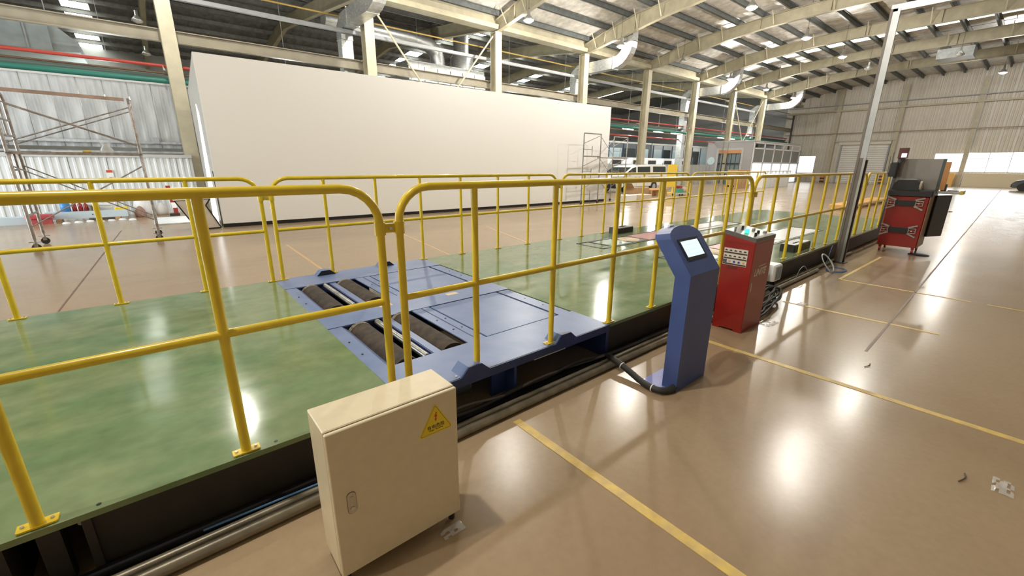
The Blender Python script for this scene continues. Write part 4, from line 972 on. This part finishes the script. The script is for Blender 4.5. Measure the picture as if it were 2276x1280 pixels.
# ============================================================ CLUTTER ALONG THE PARTITION
def simple(name, mb, m, label, cat, group=None, **k): return tag(mb.build(name, m, **k), label, cat, group)
t = thing('steel_channel', 'long pale blue steel channel lying along the partition', 'beam', (-1.6, 18.2, 0)); o = (-1.6, 18.2, 0)
PB = mat('pale_blue', (.52, .62, .68), .4)
MB(o).box(-2.55, -.75, 18.1, 18.2, .08, .28).box(-2.55, -.75, 18.2, 18.5, .25, .28).build('channel', PB, t)
for x in (-2.3, -1.0): MB(o).box(x-.06, x+.06, 18.1, 18.5, 0, .08).build('timber_bearer', WOOD, t)
for x in (-1.55, -1.4): MB(o).cyl((x, 18.095, .18), (x, 18.1, .18), .015, 8).build('hole', BLACK, t)
t = thing('steel_channel', 'short pale blue steel channel at the far left edge', 'beam', (-3.6, 18.1, 0)); o = (-3.6, 18.1, 0)
MB(o).box(-4.4, -2.9, 18.0, 18.1, .0, .2).box(-4.4, -2.9, 18.1, 18.4, .17, .2).build('channel', PB, t)
simple('foam_pad', MB((-2.8, 17.9, 0)).cbox(-2.9, -2.35, 17.75, 18.0, 0.16, .27, .03).box(-2.8, -2.4, 17.8, 17.95, 0, .17), mat('pinkred', (.45, .07, .08), .5), 'dark red flat block on the clutter at left', 'block')
for i, (x, h, m, l) in enumerate(((-2.12, .30, mat('tub_blue', (.05, .22, .5), .4), 'blue plastic tub among the clutter'), (-1.93, .26, RED, 'left red bottle beside the blue tub'), (-1.80, .26, RED, 'middle red bottle beside the blue tub'), (-1.68, .24, RED, 'right red bottle beside the blue tub'))):
    z = .28; r = .11 if i == 0 else .055
    mb = MB((x, 18.35, z)); mb.lathe([(.001, 0), (r, 0), (r, h*.75), (r*.45, h*.9), (r*.45, h), (.001, h)], (x, 18.35, z), 12); simple('bottle' if i else 'plastic_tub', mb, m, l, 'bottle' if i else 'tub')
simple('tool_box', MB((-1.45, 18.35, .28)).cbox(-1.58, -1.38, 18.25, 18.42, .28, .42, .015), mat('tbk', (.10, .08, .03), .5), 'dark tool box with yellow on the channel', 'tool box')
simple('flat_carton', MB((-1.3, 18.6, .4)).box(-1.7, -1.1, 18.55, 18.85, .0, .42).box(-1.72, -1.08, 18.5, 18.9, .42, .46), WHITEP, 'white flat carton behind the channel', 'box')
simple('yellow_bag', MB((-.95, 18.35, .28)).cbox(-1.05, -.72, 18.25, 18.45, .28, .36, .03), Y, 'small yellow bag at the right end of the channel', 'bag')
for x, s, m, l in ((-.35, 1.0, mat('sack_white', (.68, .67, .66), .6), 'large white sack leaning on the partition'), (.10, .6, MATS['sack_white'], 'smaller white sack right of the large sack'), (-.45, .5, mat('brown_heap', (.3, .17, .13), .7), 'brown bundle beside the white sacks')):
    y = 18.7 if m is not MATS.get('brown_heap') else 18.35
    mb = MB((x, y, 0)); mb.lathe([(.001, 0), (.26*s, 0), (.3*s, .2*s), (.24*s, .45*s), (.14*s, .62*s), (.05*s, .7*s), (.001, .7*s)], (x, y, 0), 9); simple('sack', mb, m, l, 'sack')
simple('helmet', MB((-.3, 18.75, .69)).lathe([(.17, 0), (.165, .08), (.12, .14), (.05, .17), (.001, .175)], (-.3, 18.75, .70), 12), mat('helmet_brown', (.25, .13, .13), .5), 'dark rounded bundle on top of the white sack', 'bundle')
simple('floor_sheet', MB((.3, 16, 0)).box(-.15, .75, 15.7, 17.6, 0.0, .03), mat('sheet_white', (.75, .78, .78), .4), 'white board lying on the floor left of the counter', 'board')
t = thing('step_barrier', 'leaning red and white barrier left of the counter', 'barrier', (.4, 18.2, 0)); o = (.4, 18.2, 0)
for i in range(5): MB(o).box(.32+i*.02, .44+i*.02-.0, 18.15, 18.2, .8-i*.18, .98-i*.18).build('band', RED if i % 2 == 0 else WHITEP, t)
MB(o).box(.28, .55, 18.12, 18.25, 0, .08).build('foot', RUB, t)
t = thing('wall_notice', 'small white notice with red heading on the lower partition', 'sign', (-1.0, 19.41, 1.35)); o = (-1.0, 19.41, 1.35)
MB(o).box(-1.09, -.92, 19.395, 19.41, 1.24, 1.47).build('sheet', WHITEP, t); MB(o).box(-1.08, -.93, 19.39, 19.395, 1.38, 1.46).build('heading', STRED, t)
simple('switch_box', MB((.37, 20.38, 2.44)).cbox(.28, .48, 20.26, 20.36, 2.35, 2.55, .01), GREY, 'grey switch box on the upper partition near the column', 'box')
scr = MB((-1.4, 17.6, 0))
for i in range(7):
    x = -2.1+i*.24; scr.lathe([(.001, .05), (.07, .04), (.10, 0)], (x, 17.6+.1*(i % 3), 0), 7)
simple('packing_film', scr, mat('film_white', (.78, .8, .8), .3), 'crumpled white packing film in front of the channel', 'plastic film')

# ============================================================ VAN
t = thing('white_van', 'white panel van with side windows parked beyond the white box', 'van', (25.6, 17.8, 0)); o = (25.6, 17.8, 0)
ya, yb = 16.94, 18.7
body = [(22.75, .35), (22.7, .72), (22.85, .95), (23.35, 1.10), (23.5, 1.18), (28.45, 1.22), (28.5, .8), (28.45, .35)]
MB(o).prism(body, 'y', ya, yb).build('body', CARW, t, bevel=.06)
cab = [(23.42, 1.17), (24.35, 1.62), (24.9, 1.72), (26.5, 1.79), (28.2, 1.78), (28.4, 1.70), (28.46, 1.19)]
vs = [(x, ya+.03+(z-1.17)*.12, z) for x, z in cab]+[(x, yb-.03-(z-1.17)*.12, z) for x, z in cab]; n = len(cab)
MB(o).add(vs, [tuple(range(n-1, -1, -1)), tuple(range(n, 2*n))]+[(i, (i+1) % n, n+(i+1) % n, n+i) for i in range(n)]).build('cabin', CARW, t, bevel=.05)
def vwin(poly, nm='side_window'):
    vs = [(x, ya+.012+(z-1.17)*.12, z) for x, z in poly]; vs += [(x, y+.02, z) for x, y, z in vs]; n = len(poly)
    MB(o).add(vs, [tuple(range(n-1, -1, -1)), tuple(range(n, 2*n))]+[(i, (i+1) % n, n+(i+1) % n, n+i) for i in range(n)]).build(nm, GLASS, t)
vwin([(23.66, 1.22), (24.4, 1.56), (24.72, 1.62), (24.72, 1.24)]); vwin([(24.93, 1.24), (24.93, 1.63), (26.36, 1.65), (26.36, 1.25)]); vwin([(26.72, 1.26), (26.72, 1.66), (28.28, 1.66), (28.3, 1.28)])
MB(o).add([(23.46, ya+.1, 1.185), (24.3, ya+.16, 1.585), (24.3, yb-.16, 1.585), (23.46, yb-.1, 1.185), (23.43, ya+.1, 1.20), (24.28, ya+.16, 1.605), (24.28, yb-.16, 1.605), (23.43, yb-.1, 1.20)], [(0, 1, 2, 3), (4, 7, 6, 5), (0, 4, 5, 1), (1, 5, 6, 2), (2, 6, 7, 3), (3, 7, 4, 0)]).build('windshield', GLASS, t)
for x in (23.75, 26.9):
    for y in (ya-.0, yb-.19):
        w_ = MB(o).cyl((x, y-.01, .32), (x, y+.19, .32), .32, 24).build('wheel', RUB, t)
        MB(o).cyl((x, y-.018, .32), (x, y-.008, .32), .2, 16).build('hub_cap', STEEL, w_)
    MB(o).cyl((x, ya-.004, .33), (x, ya+.02, .33), .38, 24).build('wheel_arch', BLACK, t)
for x in (24.55, 25.0): MB(o).cbox(x, x+.18, ya-.03, ya, .98, 1.02, .008).build('door_handle', GREY, t)
MB(o).box(26.1, 27.6, ya-.012, ya, .98, 1.0).build('slide_rail', GREY, t)
for x in (24.82, 26.55): MB(o).box(x, x+.012, ya-.004, ya, .4, 1.2).build('door_seam', GREY, t)
MB(o).cbox(22.65, 22.9, ya+.1, yb-.1, .3, .6, .04).build('bumper', BLACK, t)
MB(o).box(22.8, 23.0, ya-.006, ya+.2, .78, .95).build('head_lamp', BULBOFF, t)
MB(o).cbox(23.9, 24.1, ya-.16, ya-.02, 1.18, 1.38, .03).build('wing_mirror', BLACK, t)
# yellow board and clutter near the van
t = thing('yellow_board', 'tall yellow board standing in front of the van tail', 'board', (25.65, 15, 0)); o = (25.65, 15, 0)
MB(o).box(25.29, 26.37, 15, 15.05, .42, 1.8).build('panel', mat('board_yellow', (.85, .58, .02), .4), t)
for x in (25.2, 26.07): MB(o).box(x-.03, x+.03, 15.0, 15.06, 0, .42).build('leg', MATS['board_yellow'], t)
MB(o).box(25.05, 26.2, 14.8, 15.3, 0, .05).build('base', MATS['board_yellow'], t)
def boxat(nm, x0, x1, y0, y1, z0, z1, m, l, cat='box', c=.01): return simple(nm, MB(((x0+x1)/2, (y0+y1)/2, z0)).cbox(x0, x1, y0, y1, z0, z1, c), m, l, cat)
boxat('white_crate', 17.2, 18.0, 12.2, 12.8, 0, .36, WHITEP, 'white crate on the floor at the foot of the pale scaffold')
boxat('white_crate', 18.6, 19.6, 12.4, 13.0, 0, .32, mat('crate_tan', (.6, .52, .4), .5), 'low cream crate right of the white crate')
t = thing('cardboard_box', 'open cardboard box with flaps in front of the van', 'box', (20.6, 14.2, 0)); o = (20.6, 14.2, 0)
MB(o).box(20.2, 21.0, 13.9, 14.5, 0, .55).build('body', CARD, t)
MB(o).bar((20.2, 14.2, .55), (19.95, 14.2, .8), .6, .01).build('flap', CARD, t)
MB(o).bar((21, 14.2, .55), (21.25, 14.2, .35), .6, .01).build('flap', CARD, t)
t = thing('pallet', 'wooden pallet with orange boards in front of the van', 'pallet', (23, 14.6, 0)); o = (23, 14.6, 0)
for i in range(5): MB(o).box(22.2, 24.0, 14.1+i*.24, 14.26+i*.24, .34, .38).build('board', ORANGE if i == 0 else WOOD, t)
for x in (22.25, 23.05, 23.85): MB(o).box(x-.06, x+.06, 14.1, 15.2, .0, .34).build('bearer', WOOD, t)
boxat('carton', 21.9, 22.15, 14.2, 14.6, 0, .5, CARD, 'upright carton left of the pallet')
t = thing('tool_cart', 'low trolley with green and brown goods right of the yellow board', 'trolley', (24.6, 13.6, 0)); o = (24.6, 13.6, 0)
MB(o).box(24.0, 25.3, 13.3, 13.9, .12, .17).build('deck', LGREY, t)
for x in (24.1, 25.2):
    for y in (13.38, 13.82): MB(o).cyl((x, y-.02, .06), (x, y+.02, .06), .06, 12).build('wheel', RUB, t)
MB(o).cbox(24.05, 24.5, 13.4, 13.8, .17, .42, .02).build('green_case', mat('case_green', (.05, .3, .2), .5), t)
MB(o).cbox(24.1, 24.45, 13.45, 13.75, .42, .60, .02).build('red_case', RED, t)
MB(o).lathe([(.001, 0), (.2, 0), (.24, .12), (.14, .28), (.001, .32)], (24.95, 13.6, .17), 9).build('brown_sack', mat('sack_brown', (.4, .3, .22), .7), t)
# low grey partition and white machines behind it
t = thing('panel_fence', 'low pale grey panel fence behind the van', 'fence', (38.5, 21.4, 0)); o = (38.5, 21.4, 0)
for i in range(23):
    x = 27+i*.7; MB(o).cbox(x, x+.68, 21.4, 21.45, 0, 1.82, .01).build('panel', mat('fence_grey', (.42, .43, .42), .5), t)
for i in range(5): MB(o).box(27+i*4.0-.04, 27+i*4.0+.04, 21.33, 21.4, 0, 1.95).build('post', GREY, t)
for i, x in enumerate((29.5, 32.4, 34.6, 37.2, 39.6)):
    t = thing('white_housing', 'white rounded machine hood over the panel fence, %s' % ['leftmost of the row', 'second from the left', 'third from the left', 'fourth from the left', 'rightmost of the row'][i], 'machine hood', (x, 22.6, 0), group='white hoods over the fence'); o = (x, 22.6, 0)
    MB(o).prism([(x-.9, 0), (x-.9, 1.9), (x-.7, 2.35), (x+.7, 2.35), (x+.9, 1.9), (x+.9, 0)], 'y', 22.2, 23.2).build('hood', WHITEP, t)
    MB(o).box(x-.6, x+.6, 22.18, 22.2, 1.7, 2.15).build('opening', BLACK, t)
# dark cabins with windows in the bay behind
cb = ['dark cabin with a lit window behind the scaffolds', 'dark cabin behind the van windows', 'grey cabin with pale blue panels behind the column', 'grey cabin left of the glazed booth']
for i, (x0, x1, m) in enumerate(((26.5, 32.5, GREY), (33, 40, mat('cabin_dark', (.07, .075, .085), .5)), (40.3, 46, GREY), (46.3, 52.3, LGREY))):
    t = thing('site_cabin', cb[i], 'cabin', ((x0+x1)/2, 27, 0), group='cabins in the bay behind'); o = ((x0+x1)/2, 27, 0)
    MB(o).box(x0, x1, 26, 30, 0, 3.75).build('body', m, t)
    MB(o).box(x0-.05, x1+.05, 25.95, 30, 3.75, 3.9).build('roof', LGREY, t)
    for q in range(3):
        a = x0+.3+q*(x1-x0-.3)/3; MB(o).box(a, a+(x1-x0)/3-.5, 25.95, 26.0, 1.5, 3.3).build('window', [mat('pale_window', (.45, .55, .6), .3), GLASS, MATS['pale_window']][q], t)
        MB(o).box(a-.1, a-.02, 25.93, 26.0, .2, 3.7).build('blue_post', DBLUE, t)
tl = [(30.4, 22, 'leftmost fluorescent tube seen right of the white box'), (34.8, 22, 'fluorescent tube over the white van roof'), (37.6, 22, 'fluorescent tube left of the duct column'),
      (46.5, 22, 'fluorescent tube over the glazed booth, left'), (49.0, 22, 'fluorescent tube over the glazed booth, right'),
      (-7.6, 24.5, 'added fluorescent fill tube, unseen behind the left partition, farther left'), (-.5, 24.5, 'added fluorescent fill tube, unseen behind the left partition near the column'), (6, 24.5, 'added fluorescent fill tube hidden behind the left of the white box'),  # tubes from this row on are added out of sight to brighten the back bay
      (13, 24.2, 'added fluorescent fill tube hidden behind the middle of the white box'), (20, 24.5, 'added fluorescent fill tube hidden behind the right of the white box'), (25.5, 24.5, 'added fluorescent fill tube hidden by the right end of the white box')]
for i, (x, y, lab) in enumerate(tl):
    z = 4.5 if y < 23 else 4.2
    t = thing('tube_light', lab, 'lamp', (x, y, z), group='fluorescent tubes of the bay behind'); o = (x, y, z)
    MB(o).cyl((x-.7, y, z), (x+.7, y, z), .035, 8).build('tube', mat('tube_glow', (1, 1, 1), .5, emit=(.95, 1, 1), estr=4), t)
    MB(o).box(x-.75, x+.75, y-.04, y+.04, z+.03, z+.08).build('housing', WHITEP, t)
    MB(o).cyl((x, y, z+.08), (x, y, interp(TOP2, y)+.28), .01, 5).build('hanger', GREY, t)
    l = bpy.data.lights.new('tube_glow_light', 'POINT'); l.energy = 220 if y < 23 else 300; l.shadow_soft_size = .2; l.color = (.95, 1, .95)
    lo = bpy.data.objects.new('tube_glow_light', l); COL.objects.link(lo); lo.parent = t; lo.location = (0, -.3, -.1)
# ============================================================ GLAZED BOOTH
bx, by = 43.6, 17.5
t = thing('glazed_booth', 'grey booth with a white framed glazed side near the far wall', 'booth', (bx, by, 0)); o = (bx, by, 0)
MB(o).box(bx, bx+.1, by, by+.75, 0, 3.95).box(bx, bx+.1, by+3.3, by+4.3, 0, 3.95).box(bx, bx+.1, by+.75, by+3.3, 3.4, 3.95).build('front_wall', mat('booth_grey', (.36, .34, .35), .4), t)
MB(o).box(bx-.03, bx, by+.75, by+.95, 0, 3.4).box(bx-.03, bx, by+3.1, by+3.3, 0, 3.4).box(bx-.03, bx, by+.95, by+3.1, 3.2, 3.4).build('door_frame', LGREY, t)
MB(o).box(bx+.0, bx+.05, by+.95, by+3.1, 2.9, 3.2).build('orange_header', mat('booth_orange', (.6, .28, .12), .5), t)
for q in range(6): MB(o).box(bx-.02, bx+.04, by+.97+q*.42, by+1.03+q*.42, 0, 2.9).build('door_bar', DBLUE, t)
MB(o).box(bx-.01, bx+.03, by+.95, by+3.1, 1.9, 2.0).build('door_crossbar', BLACK, t)
MB(o).box(bx+.3, bx+.32, by+.95, by+3.1, 0, 2.9).build('door_glass', mat('booth_glass', (.30, .38, .38), .2), t)
MB(o).cyl((bx-.06, by+3.75, 2.2), (bx, by+3.75, 2.2), .38, 16).build('round_panel', mat('pale_oval', (.5, .62, .64), .35), t)
MB(o).box(bx-.05, bx+12.3, by-.05, by+4.4, 3.95, 4.05).build('roof', LGREY, t)
MB(o).box(bx+.1, bx+12.3, by+4.2, by+4.3, 0, 3.95).build('back_wall', MATS['booth_grey'], t)
WF = mat('white_frame', (.80, .81, .82), .35)
for q in range(6): MB(o).box(bx+.12+q*2.42, bx+.24+q*2.42, by-.1, by, 0, 3.9).build('upright', WF, t)
for z in (.05, 2.05, 3.35, 3.85): MB(o).box(bx+.1, bx+12.35, by-.1, by, z-.06, z+.06).build('rail', WF, t)
for q in range(5):
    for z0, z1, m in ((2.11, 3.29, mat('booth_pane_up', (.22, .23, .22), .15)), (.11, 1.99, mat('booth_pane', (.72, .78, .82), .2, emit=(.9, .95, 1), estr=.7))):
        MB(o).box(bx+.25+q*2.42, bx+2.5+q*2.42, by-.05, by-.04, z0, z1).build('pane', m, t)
t = thing('crate_stack', 'tall plywood crates in front of the glazed booth', 'crate', (36.5, 15.5, 0)); o = (36.5, 15.5, 0)
for q in range(4): MB(o).box(35.6+q*.62, 36.18+q*.62, 15.2, 15.9, .25, 1.45).build('crate', WOOD, t)
MB(o).box(35.5, 38.1, 15.1, 16.0, .0, .12).box(35.5, 38.1, 15.1, 15.2, .12, .25).box(35.5, 38.1, 15.9, 16.0, .12, .25).build('pallet_base', WOOD, t)
t = thing('white_fence', 'row of low white crates stored right of the plywood crates', 'rack', (41, 14.8, 0)); o = (41, 14.8, 0)
for q in range(7):
    x = 39.2+q*.85; MB(o).box(x, x+.75, 14.5, 15.1, 0, .95).build('crate', WHITEP, t)
for z in (1.05, 1.3): MB(o).box(39.1, 45.2, 14.5, 14.58, z, z+.06).build('rail', WHITEP, t)
for q in range(8): MB(o).box(39.1+q*.86, 39.16+q*.86, 14.5, 14.58, .95, 1.36).build('post', WHITEP, t)
t = thing('orange_pallets', 'orange pallets lying on the floor behind the platform end', 'pallet', (25.5, 4.9, 0)); o = (25.5, 4.9, 0)
for q in range(5): MB(o).cbox(22+q*1.5, 23.3+q*1.5, 4.7, 5.4, .08, .22, .02).build('deck_board', mat('pallet_orange', (.62, .33, .10), .5), t)
for q in range(5): MB(o).box(22.1+q*1.5, 23.2+q*1.5, 4.8, 5.3, 0, .08).build('bearer', WOOD, t)
boxat('orange_panel_stack', 60.2, 60.9, 5.2, 7.0, 0, 1.25, mat('amber', (.80, .45, .12), .5), 'amber panels leaning below the strip window', 'panel')
boxat('pale_panel_stack', 60.4, 60.9, .5, 4.6, 0, 1.25, mat('amber_pale', (.70, .60, .42), .5), 'pale low wall panels below the large strip window', 'panel')
# dark car nose at the right edge
t = thing('dark_car', 'front of a dark car at the far right edge', 'car', (54, .2, 0)); o = (54, .2, 0)
MB(o).prism([(1.15, .25), (1.2, .55), (1.0, .78), (.2, .95), (-.2, 1.0), (-1.1, 1.45), (-2.6, 1.5), (-3.2, 1.0), (-3.3, .3)], 'x', 52.6, 54.4).build('body', mat('car_dark', (.03, .035, .04), .25, coat=.5), t, bevel=.06)
for y in (.55, -2.4):
    for x in (52.58, 54.2): MB(o).cyl((x, y, .31), (x+.2, y, .31), .31, 18).build('wheel', RUB, t)
MB(o).box(52.9, 54.1, 1.14, 1.22, .3, .5).build('grille', BLACK, t)
MB(o).prism([(-.35, 1.02), (-1.1, 1.38), (-2.4, 1.42), (-2.9, 1.05)], 'x', 52.585, 52.61).build('side_window', GLASS, t)
MB(o).cbox(52.45, 52.6, -.3, -.1, .95, 1.08, .02).build('wing_mirror', MATS['car_dark'], t)
